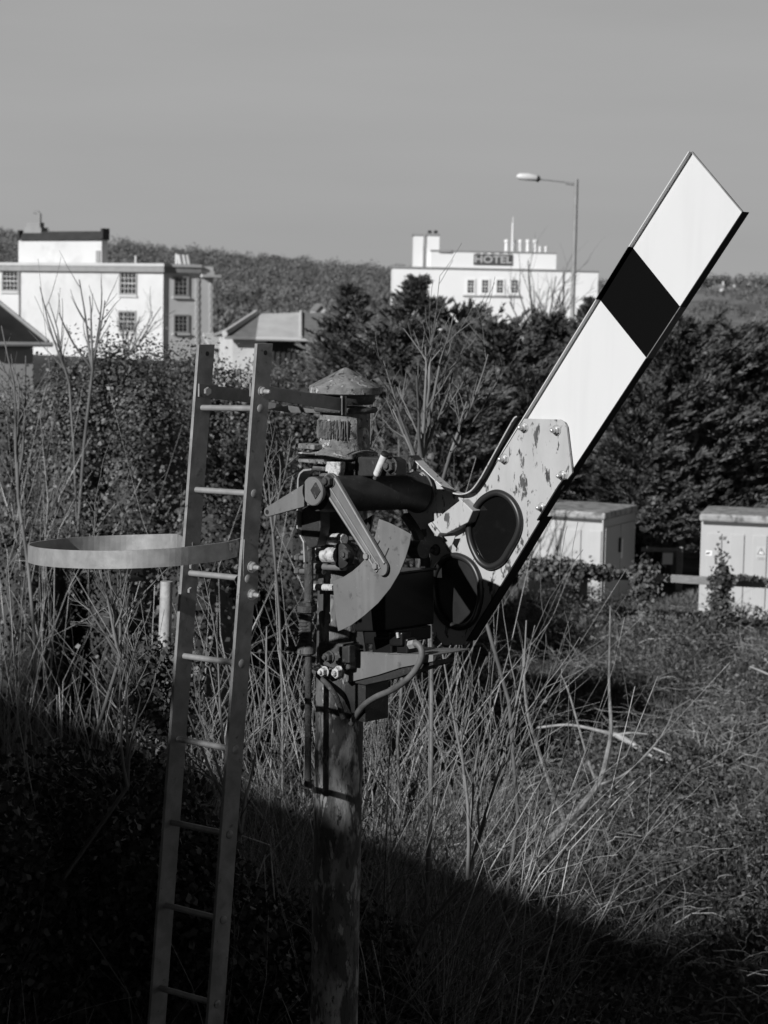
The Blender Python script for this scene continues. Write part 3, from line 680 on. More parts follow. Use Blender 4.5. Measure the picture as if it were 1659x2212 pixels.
# -------- white house on the left
Pf = Pl(363, 700, 148, (.80, -.60)); Ps = Pl(363, 700, 148, (.87, .49))
hs = thing('white_house', 'large white rendered house with sash windows and a dark attic roof, on the left', 'house', (Pf.o[0], Pf.o[1], 0))
u_l = Pf.uz(-25, 640)[0]; zt_ = Pf.uz(200, 572)[1]
u_s = Ps.uz(460, 640)[0]; u_s1 = Ps.uz(431, 640)[0]
def prism_z(mb, pts, z0, z1): 
    a = [np.array([p[0], p[1], z0]) for p in pts]; b = [np.array([p[0], p[1], z1]) for p in pts]; return mb.prism(b, a)
c0 = Pf.w(0, 0); cL = Pf.w(u_l, 0); cS = Ps.w(u_s, 0); cB = cL + (cS - c0)
m = MB(); prism_z(m, [c0, cS, cB, cL], 0, zt_); m.build('wall', MT['render'], hs)
# the right-hand part of the front stands forward a little
ua = Pf.uz(189, 640)[0]
m = MB(); Pf.box(m, ua, -.02, 0, zt_ - .02, .002, .5); m.build('front_bay', MT['render'], hs)
Pb = Pl(363, 700, 148, (.80, -.60)); Pb.o = Pf.o + Pf.n * .5
# cornice and parapet
m = MB(); Pf.box(m, u_l, ua, zt_ - .5, zt_ - .1, .01, .28); Pf.box(m, ua - .05, .28, zt_ - .5, zt_ - .1, .51, .78); Ps.box(m, -.5, u_s1, zt_ - .5, zt_ - .1, .01, .28); m.build('cornice', MT['trim'], hs)
m = MB(); Pf.box(m, u_l, ua, zt_ - .1, zt_ + .12, -.5, .36); Pf.box(m, ua - .1, .36, zt_ - .1, zt_ + .12, .2, .86); Ps.box(m, -.5, u_s1, zt_ - .098, zt_ + .118, -.4, .36); m.build('parapet', MT['render_old'], hs)
# attic storey
zA0 = zt_; zA1 = Pf.uz(120, 518)[1]; ua0 = Pf.uz(27, 540)[0]; ua1 = Pf.uz(207, 540)[0]
m = MB(); Pf.box(m, ua0, ua1, zA0 - .2, zA1, -1.15, -.6); m.build('attic_wall', MT['render'], hs)
zR = Pf.uz(120, 499)[1]
m = MB(); f = [Pf.w(ua0 + .3, zA1 + .002, -.4), Pf.w(ua1 + .1, zA1 + .002, -.4), Pf.w(ua1 + .05, zR, -.70), Pf.w(ua0 + .4, zR, -.70)]; bk = [Pf.w(ua0 + .3, zA1 + .002, -1.25), Pf.w(ua1 + .1, zA1 + .002, -1.25), Pf.w(ua1 + .05, zR, -.95), Pf.w(ua0 + .4, zR, -.95)]
m.prism(f, bk); rf = m.build('roof', MT['roof_dark'], hs)
m = MB(); Pf.box(m, ua1 - .02, ua1 + .2, zA1, zR + .2, -1.2, -.5); Pf.box(m, ua0 - .02, ua0 + .2, zA1, zR + .1, -1.2, -.5); m.build('verge', MT['roof_dark'], rf)
m = MB(); Pf.pbox(m, 37, 75, 491, 506, -1.3, -.65); Pf.pbox(m, 41, 70, 480, 491, -1.2, -.75); ch = m.build('chimney', MT['trim'], rf)
fx = [(66, 492), (66, 462), (62, 458), (54, 457)]
m = MB(); m.tube([Pf.w(Pf.uz(x, y)[0], Pf.uz(x, y)[1], -.95) for x, y in fx], .13, 8); m.build('flue_pipe', MT['metal_post'], ch)
m = MB(); Pf.pbox(m, 196, 205, 541, 566, -.6, -.52); m.build('attic_window', MT['frame_grey'], hs)
window(Pf, 5, 41, 584, 630, hs, 4, 4)
window(Pb, 259, 297, 586, 638, hs, 4, 4); window(Pb, 257, 295, 671, 718, hs, 4, 4)
window(Pf, -22, 12, 668, 712, hs, 4, 4)
window(Ps, 374, 407, 596, 641, hs, 3, 4, mtf='trim'); window(Ps, 374, 407, 679, 720, hs, 3, 4, mtf='trim')
for y in (690,):
    pass
for xc in (426, 456):   # quoins
    m = MB()
    for j in range(22):
        wd = 5 if j % 2 else 8; Ps.pbox(m, xc - wd / 2, xc + wd / 2, 602 + j * 8, 609.5 + j * 8, .002, .06)
    m.build('quoin', MT['render_old'], hs)
m = MB(); Ps.pbox(m, 431, 472, 593, 599, -1.5, .5); Ps.pbox(m, 431, 462, 584, 593, -1.5, .1); m.build('eave', MT['render_old'], hs)
m = MB(); 
for x in (416, 426, 434): a = Ps.w(Ps.uz(x, 566)[0], Ps.uz(x, 579)[1], -2); m.tube([a, a + Z * .95 - Ps.d * .2], [.16, .13], 8)
m.build('chimney_pots', MT['render'], hs)
m = MB(); a = Ps.w(Ps.uz(412, 566)[0], Ps.uz(411, 572)[1], -2.5); m.tube([a, a + Z * .8], .1, 8); a = Pf.w(Pf.uz(272, 566)[0], zt_, -1); m.tube([a, a + Z * .7], .07, 8); m.build('vent', MT['frame'], hs)
m = MB(); u_, z_ = Pf.uz(44, 600); m.tube([Pf.w(u_, zt_ - .5, .1), Pf.w(u_, .2, .1)], .06, 8); m.build('drainpipe', MT['frame_grey'], hs)

# -------- hotel
Ph = Pl(1000, 620, 205, (1, .02))
ht = thing('hotel_building', 'white flat-roofed building with a sign reading HOTEL and a row of chimney pots', 'building', (Ph.o[0], Ph.o[1], 0))
zl = Ph.uz(1070, 583)[1]
m = MB(); Ph.box(m, Ph.uz(849, 600)[0], Ph.uz(1292, 600)[0], 0, zl, -9, 0); m.build('wall', MT['render_bright'], ht)
m = MB(); Ph.box(m, Ph.uz(847, 600)[0], Ph.uz(1294, 600)[0], zl, zl + .16, -9.1, .15); m.build('parapet', MT['trim'], ht)
zu = Ph.uz(1070, 545)[1]
m = MB(); Ph.box(m, Ph.uz(931, 560)[0], Ph.uz(1203, 560)[0], zl + .1, zu, -7, -.6); m.build('upper_storey', MT['render_bright'], ht)
m = MB(); Ph.box(m, Ph.uz(930, 560)[0], Ph.uz(1204, 560)[0], zu, zu + .14, -7.1, -.5); m.build('upper_parapet', MT['trim'], ht)
m = MB(); Ph.pbox(m, 894, 915, 508, 590, -4, -1.5); Ph.pbox(m, 923, 950, 508, 590, -4, -1.5); Ph.pbox(m, 914, 924, 530, 590, -3.6, -1.9); cs = m.build('chimney_stack', MT['render_bright'], ht)
m = MB(); Ph.pbox(m, 892, 916, 503, 508, -3.9, -1.4); Ph.pbox(m, 922, 952, 503, 508, -3.9, -1.4); Ph.pbox(m, 948, 976, 539, 545, -3, -.4); m.build('stack_top', MT['trim'], cs)
m = MB()
for x in (930, 943): a = Ph.w(Ph.uz(x, 503)[0], Ph.uz(x, 503)[1], -2); m.tube([a, a + Z * .22, a + Z * .3], [.16, .2, .1], 8)
m.build('cowl', MT['roof_dark'], cs)
for i, (x0, x1, y0, y1) in enumerate(((1093, 1105, 516, 543), (1111, 1119, 517, 543), (1124, 1134, 516, 543), (1140, 1151, 516, 543), (1156, 1167, 516, 543), (1168, 1176, 531, 545), (1181, 1189, 531, 546))):
    u0, z1 = Ph.uz((x0 + x1) / 2, y0); z0 = Ph.uz((x0 + x1) / 2, y1)[1] - .1; r = (Ph.uz(x1, y0)[0] - Ph.uz(x0, y0)[0]) / 2 * .8
    m = MB(); a = Ph.w(u0, 0, -2.5); a[2] = z0; h = z1 - z0; m.tube([a, a + Z * h * .75, a + Z * h * .78, a + Z * h * .95, a + Z * h], [r, r * .85, r * 1.15, r * 1.15, r * .9], 12); m.build('chimney_pot', MT['render_bright'], ht)
u0, z0 = Ph.uz(1110, 542); z1 = Ph.uz(1109, 475)[1]; m = MB(); a = Ph.w(u0, z0 - .2, -2); m.tube([a, a + Z * (z1 - z0)], [.12, .10], 8); m.tube([a + Z * (z1 - z0), a + Z * (z1 - z0 + .6)], .04, 6); m.build('flagpole', MT['render_bright'], ht)
m = MB(); Ph.pbox(m, 1024, 1108, 549, 572.5, -.6, -.5); sb = m.build('sign_board', MT['sign_dark'], ht)
zc = Ph.uz(1066, 561)[1]; uc = Ph.uz(1066, 561)[0]; dirp = Ph.d
text_mesh('sign_letters', 'HOTEL', .98, Ph.w(uc, zc, -.46), dirp, Z, MT['letter'], sb, .02, 1.2)
m = MB()
for x in (1030, 1045, 1062, 1080, 1098): u_, z_ = Ph.uz(x, 548); m.tube([Ph.w(u_, z_, -.55), Ph.w(u_, z_ + .25, -.3), Ph.w(u_, z_ + .2, -.1)], .03, 5)
m.build('sign_lamps', MT['frame_grey'], sb)
for x in (1017, 1048, 1080, 1112): window(Ph, x - 10, x + 10, 602, 636, ht, 2, 4, surround=.14, mts='render_bright', bar=.05)
m = MB(); Ph.pbox(m, 1000, 1128, 639, 642, 0.003, .12); m.build('string_course', MT['trim'], ht)
m = MB(); u_, z_ = Ph.uz(1217, 590); m.tube([Ph.w(u_, zl, .08), Ph.w(u_, .3, .08)], .07, 6); m.build('drainpipe', MT['frame_grey'], ht)

# -------- street lamp
b = PY(1238, 640, 88); b[2] = 0
st = thing('street_lamp', 'tall street lamp column with a single lantern reaching left, in front of the hotel', 'street lamp', b)
zt2 = PY(1241, 387, 88)[2]
m = MB(); m.tube([b, b + Z * 1.4, b + Z * 1.5, b + Z * (zt2)], [.13, .13, .095, .085], 16); m.build('column', MT['metal_post'], st, True)
q = lambda x, y: PY(x, y, 88)
m = MB(); m.tube([q(1240, 396), q(1200, 391), q(1160, 387)], .03, 8); m.tube([q(1240, 399), q(1222, 396)], .045, 8); m.build('arm', MT['metal_post'], st, True)
m = MB(); m.tube([q(1163, 386), q(1158, 384), q(1140, 382), q(1122, 381), q(1116, 381)], [.08, .14, .16, .14, .06], 14); m.build('lantern', MT['lantern'], st, True)
m = MB(); m.tube([q(1166, 387), q(1160, 386)], [.10, .15], 12); m.build('lantern_collar', MT['roof_dark'], st, True)

# -------- low workshop in the middle
Pw = Pl(600, 760, 84, (.985, .17))
wk = thing('workshop', 'low workshop with pale hipped roof, white end wall and dark open side', 'building', (Pw.o[0], Pw.o[1], 0))
ze = Pw.uz(600, 728)[1]; zr_ = Pw.uz(600, 676)[1] + 1.2
uA = Pw.uz(503, 740)[0]; uB = Pw.uz(760, 740)[0]; uM = Pw.uz(576, 740)[0]
m = MB(); Pw.box(m, uA, uM, 0, ze, -6, 0); m.build('wall', MT['render'], wk)
m = MB(); Pw.box(m, uM + .02, uB, 0, ze - .05, -6, -.15)
for i in range(24): u_ = uM + .3 + i * .22; Pw.box(m, u_ - .02, u_ + .02, 0, ze - .1, -.149, -.09)
m.build('dark_opening', MT['dark_open'], wk)  # solid panel; the open side's inner shade is its dark colour
# roof: eaves front, ridge behind
def rp(x, y, k): 
    r = ray(x, y); t = (np.dot(Pw.o - CAM, Pw.n) + k) / np.dot(r, Pw.n); return CAM + r * t
e0 = rp(485, 726, .5); e1 = rp(553, 727, .5); e2 = rp(650, 729, .5); e3 = rp(720, 731, .5)
r0 = rp(554, 682, -3); r1 = rp(560, 678, -3); r2 = rp(650, 675, -3); r3 = rp(730, 675, -3)
dn = -Z * .12
m = MB(); m.prism([e1, e2, r2, r1], [p + dn for p in (e1, e2, r2, r1)]); m.build('roof', MT['roof_mid'], wk)
m = MB(); m.prism([e2 + Z * -.01, e3, r3, r2 - Z * .01], [p + dn for p in (e2, e3, r3, r2)]); m.build('roof_end', MT['roof_grey'], wk)
m = MB(); m.prism([e0, e1, r1, r0], [p + dn for p in (e0, e1, r1, r0)]); m.build('gable_boards', MT['roof_grey'], wk)
m = MB(); m.tube([e0 + Z * .1, r0 + Z * .12], .13, 6); m.tube([e2 + Z * .03, r2 + Z * .05], .06, 6); m.tube([e1 - Z * .1, e3 - Z * .1], .06, 6); m.build('barge_board', MT['render_old'], wk)
bk = [p - Pw.n * 5 for p in (e0, e3)]; m = MB(); m.prism([r0, r3, bk[1], bk[0]], [p + dn for p in (r0, r3, bk[1], bk[0])]); m.build('rear_roof', MT['roof_grey'], wk)
m = MB(); Pw.pbox(m, 504, 573, 730, 740, .004, .12); m.build('white_fascia', MT['frame'], wk)
# lean-to
Pn = Pl(480, 740, 92, (.98, .2))
ln = thing('tiled_shed', 'small shed with a pale tiled roof between the white house and the workshop', 'shed', (Pn.o[0], Pn.o[1], 0))
m = MB(); Pn.pbox(m, 452, 508, 748, 790, -3, 0, zb=0); m.build('wall', MT['render_old'], ln)
a = [Pn.w(*Pn.uz(450, 747), .3), Pn.w(*Pn.uz(509, 748), .3), Pn.w(*Pn.uz(509, 724), -2.6), Pn.w(*Pn.uz(452, 723), -2.6)]
for i in (2, 3): a[i] = a[i]
m = MB(); m.prism(a, [p - Z * .1 for p in a])
m.build('roof', MT['roof_mid'], ln)
m = MB()
for i in range(16):
    p = a[0] + (a[1] - a[0]) * (i + .5) / 16; qn = a[3] + (a[2] - a[3]) * (i + .5) / 16; m.tube([p + Z * .01, qn + Z * .01], .03, 5)
m.build('tile_rolls', MT['roof_mid'], ln)
# small white gable beyond
Pg = Pl(693, 668, 130, (1, .1))
gb_ = thing('small_gabled_house', 'small far house whose pale gable shows above the workshop roof', 'house', (Pg.o[0], Pg.o[1], 0))
m = MB(); f = [Pg.w(*Pg.uz(681, 700)), Pg.w(*Pg.uz(706, 700)), Pg.w(*Pg.uz(706, 674)), Pg.w(*Pg.uz(694, 660)), Pg.w(*Pg.uz(681, 674))]
f[0][2] = 0; f[1][2] = 0; m.prism(f, [p - Pg.n * 5 for p in f]); m.build('wall', MT['render_old'], gb_)
m = MB()
for s0, s1 in ((4, 3), (3, 2)):
    p, q_ = f[s0] + Pg.n * .2, f[s1] + Pg.n * .2; v = [p, q_, q_ - Pg.n * 5.3, p - Pg.n * 5.3]; m.prism([x + Z * .12 for x in v], [x + Z * .01 for x in v])
m.build('roof', MT['roof_grey'], gb_)

# -------- brown hut at the left edge
Pt = Pl(50, 745, 52, (.9, .43))
hu = thing('dark_roofed_hut', 'low dark-roofed hut at the left edge, in front of the white house', 'hut', (Pt.o[0], Pt.o[1], 0))
zE = Pt.uz(60, 742)[1]; uL = Pt.uz(-60, 742)[0]; uR = Pt.uz(104, 742)[0]
m = MB(); Pt.box(m, uL, uR - .3, 0, zE - .05, -4, -.3); m.build('wall', MT['render_grey'], hu)
zA = Pt.uz(20, 668)[1] + .35; ev = [Pt.w(uL, zE, 0), Pt.w(uR, zE, 0), Pt.w(uR, zE, -4.3), Pt.w(uL, zE, -4.3)]; rg = [Pt.w(uL, zA, -2.1), Pt.w(Pt.uz(30, 668)[0] - .1, zA, -2.1)]
m = MB(); m.add(ev + rg, [(0, 1, 5, 4), (1, 2, 5), (2, 3, 4, 5), (3, 0, 4), (3, 2, 1, 0)]); m.build('roof', MT['roof_dark'], hu)
m = MB(); m.tube([Pt.w(uR, zE + .05, 0), rg[1] + Z * .04], .05, 6); m.build('hip_tiles', MT['trim'], hu)
m = MB(); m.tube([Pt.w(uL, zE - .02, .06), Pt.w(uR + .1, zE - .02, .06)], .06, 8); m.build('gutter', MT['trim'], hu)

# -------- far houses on the right
for i, (x, y, w_, h_, mt, Y) in enumerate(((1530, 628, 22, 9, 'render', 1060), (1553, 624, 20, 13, 'render', 1080), (1578, 626, 18, 9, 'render_old', 1100), (1610, 622, 14, 8, 'render_old', 1120))):
    b = PY(x, 650, Y); b[2] = PY(x, y + 7, Y)[2]
    fh = thing('far_house', ['low white house, leftmost of the tiny houses on the right skyline', 'tallest gabled white house among the tiny houses on the right skyline', 'pale low house just right of the gabled one on the skyline', 'small grey house under the trees at the far right skyline'][i], 'house', b, 'tiny houses on the right skyline')
    s_ = Y / 4500; W2 = w_ * s_ / 2; H2 = h_ * s_; dd = np.array([.95, -.3, 0]); n2 = np.array([-.3, -.95, 0])
    m = MB(); f = [b - dd * W2 - Z * 8, b + dd * W2 - Z * 8, b + dd * W2 + Z * H2 * .6, b - dd * W2 + Z * H2 * .6]; m.prism(f, [p - n2 * 6 for p in f]); m.build('wall', MT[mt], fh)
    m = MB(); e = [b - dd * W2 * 1.06 + Z * H2 * .6 + n2 * .3, b + dd * W2 * 1.06 + Z * H2 * .6 + n2 * .3, b + dd * W2 * 1.06 + Z * H2 * .6 - n2 * 6.3, b - dd * W2 * 1.06 + Z * H2 * .6 - n2 * 6.3]; r_ = [b - dd * W2 + Z * H2 * 1.3 - n2 * 3, b + dd * W2 + Z * H2 * 1.3 - n2 * 3]
    m.add(e + r_, [(0, 1, 5, 4), (1, 2, 5), (2, 3, 4, 5), (3, 0, 4), (3, 2, 1, 0)]); rf = m.build('roof', MT['roof_grey'], fh)
    m = MB(); m.box(r_[1] - dd * 1 + Z * .5, dd * .5, n2 * .4, Z * 1.0); m.build('chimney', MT['render_old'], rf)

# -------- trackside cabinets
def cabinet(P, x0, x1, y_top, y_lid, y_bot, xm, label, fr_cols, side=None, two_signs=False):
    u0 = P.uz(x0, y_lid + 30)[0]; u1 = P.uz(x1, y_lid + 30)[0]; zt = P.uz(xm, y_top)[1]; zl = P.uz(xm, y_lid)[1]
    dep = side
    c = thing('trackside_cabinet', label, 'cabinet', P.w(u0, 0), 'trackside cabinets behind the fence')
    m = MB(); P.box(m, u0, u1, .06, zl, -dep, 0); m.build('body', MT['cab'], c, bevel=.012)
    m = MB(); P.box(m, u0 - .03, u1 + .03, zl, zt, -dep - .03, .03); m.build('lid', MT['cab_top'], c, bevel=.035)
    m = MB(); P.box(m, u0 + .03, u1 - .03, zl - .035, zl - .002, .001, .02); m.build('rain_lip', MT['cab_dark'], c)
    m = MB(); P.box(m, u0 - .04, u1 + .04, -.3, .06, -dep - .04, .04); m.build('plinth', MT['cab_dark'], c)
    n = fr_cols; w = (u1 - u0) / n
    for i in range(n):
        m = MB(); P.box(m, u0 + w * i + .10, u0 + w * (i + 1) - .02, .22, zl - .16, .002, .022); m.build('raised_panel', MT['cab'], c, bevel=.01)
    # doors on the side facing right
    Q = Pl(1, 1, 10, (P.n[0], P.n[1])); Q.o = P.w(u1, 0, 0); Q.d = -P.n; Q.n = P.d
    m = MB(); Q.box(m, .06, dep / 2 - .01, .16, zl - .12, .002, .022); Q.box(m, dep / 2 + .01, dep - .06, .16, zl - .12, .002, .022); dr_ = m.build('door', MT['cab'], c, bevel=.006)
    m = MB(); Q.box(m, dep / 2 - .09, dep / 2 - .04, zl * .60, zl * .60 + .22, .024, .05); m.build('handle', MT['cab_dark'], dr_)
    m = MB(); Q.box(m, dep / 2 + .0, dep / 2 + .1, zl * .52, zl * .52 + .3, .023, .026); m.build('notice', MT['label'], dr_)
    return c, u0, u1, zt, zl
Pc1 = Pl(1303, 1180, 30.6, (.90, -.435))
c_1, a0_, a1_, a2_, a3_ = cabinet(Pc1, 1128, 1303, 1106, 1123, 1300, 1290, 'pale grey cabinet with branch shadows on it, behind the lower end of the arm', 4, side=1.45)
Pc2 = Pl(1512, 1200, 29.8, (.97, -.24))
c_2, u0_, u1_, zt_c, zl_c = cabinet(Pc2, 1514, 1760, 1109, 1127, 1337, 1530, 'pale grey cabinet with a warning triangle, cut off by the right edge', 5, side=1.2)
m = MB(); Pc2.pbox(m, 1525, 1539, 1189, 1200, .023, .026); m.build('label_plate', MT['label'], c_2)
m = MB(); Pc2.pbox(m, 1634, 1655, 1180, 1207, .023, .028); wp = m.build('warning_sign', MT['label_grey'], c_2)
uu, zz_ = Pc2.uz(1644.5, 1191); s_ = .055
m = MB(); P3 = [Pc2.w(uu + x, zz_ + y, .0285) for x, y in ((-s_, -s_ * .8), (s_, -s_ * .8), (0, s_))]; m.prism([p + Pc2.n * .001 for p in P3], P3); m.build('triangle', MT['ink'], wp)
m = MB(); P3 = [Pc2.w(uu + x * .72, zz_ + y * .72 - .004, .0300) for x, y in ((-s_, -s_ * .8), (s_, -s_ * .8), (0, s_))]; m.prism([p + Pc2.n * .001 for p in P3], P3); m.build('triangle_field', MT['label'], wp)
m = MB(); P3 = [Pc2.w(uu + x, zz_ + y, .0315) for x, y in ((.006, .028), (-.012, -.004), (.002, -.002), (-.004, -.03), (.014, .006), (0, .004))]; m.prism([p + Pc2.n * .001 for p in P3], P3); m.build('flash_symbol', MT['ink'], wp)
m = MB(); Pc2.box(m, uu - .05, uu + .05, zz_ - .095, zz_ - .085, .0283, .0290); Pc2.box(m, uu - .04, uu + .04, zz_ - .115, zz_ - .107, .0283, .0290); m.build('notice_lines', MT['metal_post'], wp)

# -------- wooden rail fence in front of the cabinets
def fence(pts, post_px, Y, label, drop=1.0, rh=.055, posttop=None):
    P = Pl(pts[0][0], pts[0][1], Y, (1, -.05))
    f = thing('rail_fence', label, 'fence', P.w(0, 0))
    for i in range(len(pts) - 1):
        a = P.w(*P.uz(*pts[i])); b_ = P.w(*P.uz(*pts[i + 1])); m = MB(); d = (b_ - a) / 2; m.box((a + b_) / 2, d, P.n * .02, Z * rh); m.build('rail', MT['wood'], f, bevel=.008)
    for x, yt in post_px:
        u_, z_ = P.uz(x, yt); m = MB(); P.box(m, u_ - .055, u_ + .055, -.3, z_, -.13, -.022); m.build('post', MT['wood'], f, bevel=.015)
    return f, P
fn, Pfn = fence([(1120, 1232), (1250, 1240), (1390, 1246), (1555, 1256), (1760, 1268)], [(1130, 1222), (1262, 1232), (1392, 1238), (1556, 1246)], 28.2, 'weathered rail fence with ivy on its posts, running in front of the cabinets')
fn2, Pf2 = fence([(1385, 1186), (1464, 1188)], [(1469, 1182)], 32.5, 'short rail and thick round-topped post between the two cabinets', rh=.035)
m = MB(); Pf2.pbox(m, 1431, 1453, 1194, 1219, .0, .012); m.build('notice', MT['label'], fn2)

# -------- unseen building added behind the viewer on the left to throw the big shadow
E0 = np.array([-9.5, -1.5, 0]); ed = np.array([-.683, .73, 0]); eb = np.array([-.73, -.683, 0])
sbd = thing('shadow_caster', 'unseen long building added behind the viewer to throw the wide shadow over the scrub', 'building', E0)
EH = 8.48
def Q3(u, v, z): return E0 + ed * u + eb * v + Z * (z + .06 * u * (z > 7))
m = MB(); m.prism([Q3(-14, 0, EH), Q3(17, 0, EH), Q3(17, 9, EH), Q3(-14, 9, EH)], [Q3(-14, 0, 0), Q3(17, 0, 0), Q3(17, 9, 0), Q3(-14, 9, 0)]); m.build('wall', MT['render_grey'], sbd)
m = MB(); m.add([Q3(-14.3, -.02, EH + .004), Q3(17.3, -.02, EH + .004), Q3(17.3, 9.3, EH + .004), Q3(-14.3, 9.3, EH + .004), Q3(-10, 4.6, EH + 1.2), Q3(13, 4.6, EH + 1.2)], [(0, 1, 5, 4), (1, 2, 5), (2, 3, 4, 5), (3, 0, 4), (3, 2, 1, 0)]); m.build('roof', MT['roof_dark'], sbd)
for i in range(7):
    for j in range(2):
        m = MB(); a = Q3(-12 + i * 4, -.03, 2 + j * 3.2); m.box(a, ed * .5, eb * .02, Z * .8); m.build('window', MT['glass'], sbd)

# ================================================================== VEGETATION
MT['ivy'] = leafmat('ivy_leaf', .095, .55, .5, .35, 1.5)
MT['conifer'] = leafmat('conifer_spray', .115, .5, .6, .25, 1.2)
MT['shrubleaf'] = leafmat('shrub_leaf', .14, .5, .45, .4, 2)
MT['bramble'] = leafmat('bramble_leaf', .075, .55, .5, .35, 1.2)
MT['grass'] = leafmat('dry_grass', .12, .5, .7, .2, .7)
MT['straw'] = leafmat('pale_dry_stem', .25, .6, .6, .3, 3)
MT['shadeleaf'] = leafmat('shade_bramble_leaf', .035, .5, .45, .4, 1.5)  # leaf tone lowered to stand in for deep shade
MT['twig'] = leafmat('twig_bark', .15, .35, .7, .2, 4)
MT['twigdark'] = leafmat('dark_twig_bark', .2, .4, .7, .2, 4)
MT['palebark'] = mat('pale_bark', .36, .7, var=.3, vscale=20, bump=.4, bscale=90)
MT['limbbark'] = mat('grey_limb_bark', .21, .75, var=.35, vscale=14, bump=.5, bscale=60)
MT['wood_far'] = leafmat('far_woodland', .14, .38, .9, .1, .085)
MT['bark'] = mat('dark_bark', .08, .9, var=.3, vscale=15, bump=.6, bscale=40)
RG = np.random.default_rng(11)
def unit(v): return v / np.maximum(np.linalg.norm(v, axis=-1, keepdims=True), 1e-9)
def diamonds(C, D, Nn, L, Wd):
    """leaf-shaped faces: centres C, long axis D, normals Nn"""
    D = unit(D); S = unit(np.cross(D, Nn)); L = np.broadcast_to(np.asarray(L, float).reshape(-1, 1), (len(C), 1)); Wd = np.broadcast_to(np.asarray(Wd, float).reshape(-1, 1), (len(C), 1))
    V = np.stack([C - D * L / 2, C + S * Wd / 2 - D * L * .1, C + D * L / 2, C - S * Wd / 2 - D * L * .1], 1)
    return V.reshape(-1, 3)
def quads(n): return np.arange(n * 4).reshape(n, 4)
def tubes(P, R, sides=4):
    """many twigs at once: P (n, m, 3), R (n, m)"""
    n, m, _ = P.shape; T = np.empty_like(P); T[:, 1:-1] = P[:, 2:] - P[:, :-2]; T[:, 0] = P[:, 1] - P[:, 0]; T[:, -1] = P[:, -1] - P[:, -2]; T = unit(T)
    ref = np.where(np.abs(T[..., 1:2]) < .9, np.array([0, 1.0, 0]), np.array([1.0, 0, 0])); U = unit(np.cross(T, ref)); Wv = np.cross(T, U)
    a = 2 * np.pi * np.arange(sides) / sides
    V = P[:, :, None] + R[:, :, None, None] * (np.cos(a)[:, None] * U[:, :, None] + np.sin(a)[:, None] * Wv[:, :, None])
    base = (np.arange(n)[:, None, None] * m + np.arange(m - 1)[None, :, None]) * sides; k = np.arange(sides)[None, None]; k2 = (k + 1) % sides
    Q = np.stack([base + k, base + k2, base + sides + k2, base + sides + k], -1).reshape(-1, 4)
    return V.reshape(-1, 3), Q
def merge(parts):
    V = []; Q = []; o = 0
    for v, q in parts: V.append(v); Q.append(q + o); o += len(v)
    return np.concatenate(V), np.concatenate(Q)
def canes(B, D, L, r, bend=.25, m=6, wig=.02, droop=0., rng=RG):
    """curved canes from bases B in directions D"""
    n = len(B); t = np.linspace(0, 1, m)[None, :, None]; D = unit(D); side = unit(rng.normal(size=(n, 3))); L = np.asarray(L).reshape(n, 1, 1)
    P = B[:, None] + D[:, None] * L * t + side[:, None] * L * bend * rng.uniform(-.5, 1, (n, 1, 1)) * t ** 2 + rng.normal(size=(n, m, 3)) * wig * L * (t > 0)
    P[..., 2] -= (droop * L * t ** 2)[..., 0]
    R = np.asarray(r).reshape(n, 1) * (1 - .65 * np.linspace(0, 1, m)[None])
    return P, R
def vis(x, y): return np.abs(x) < y * .19 + .6

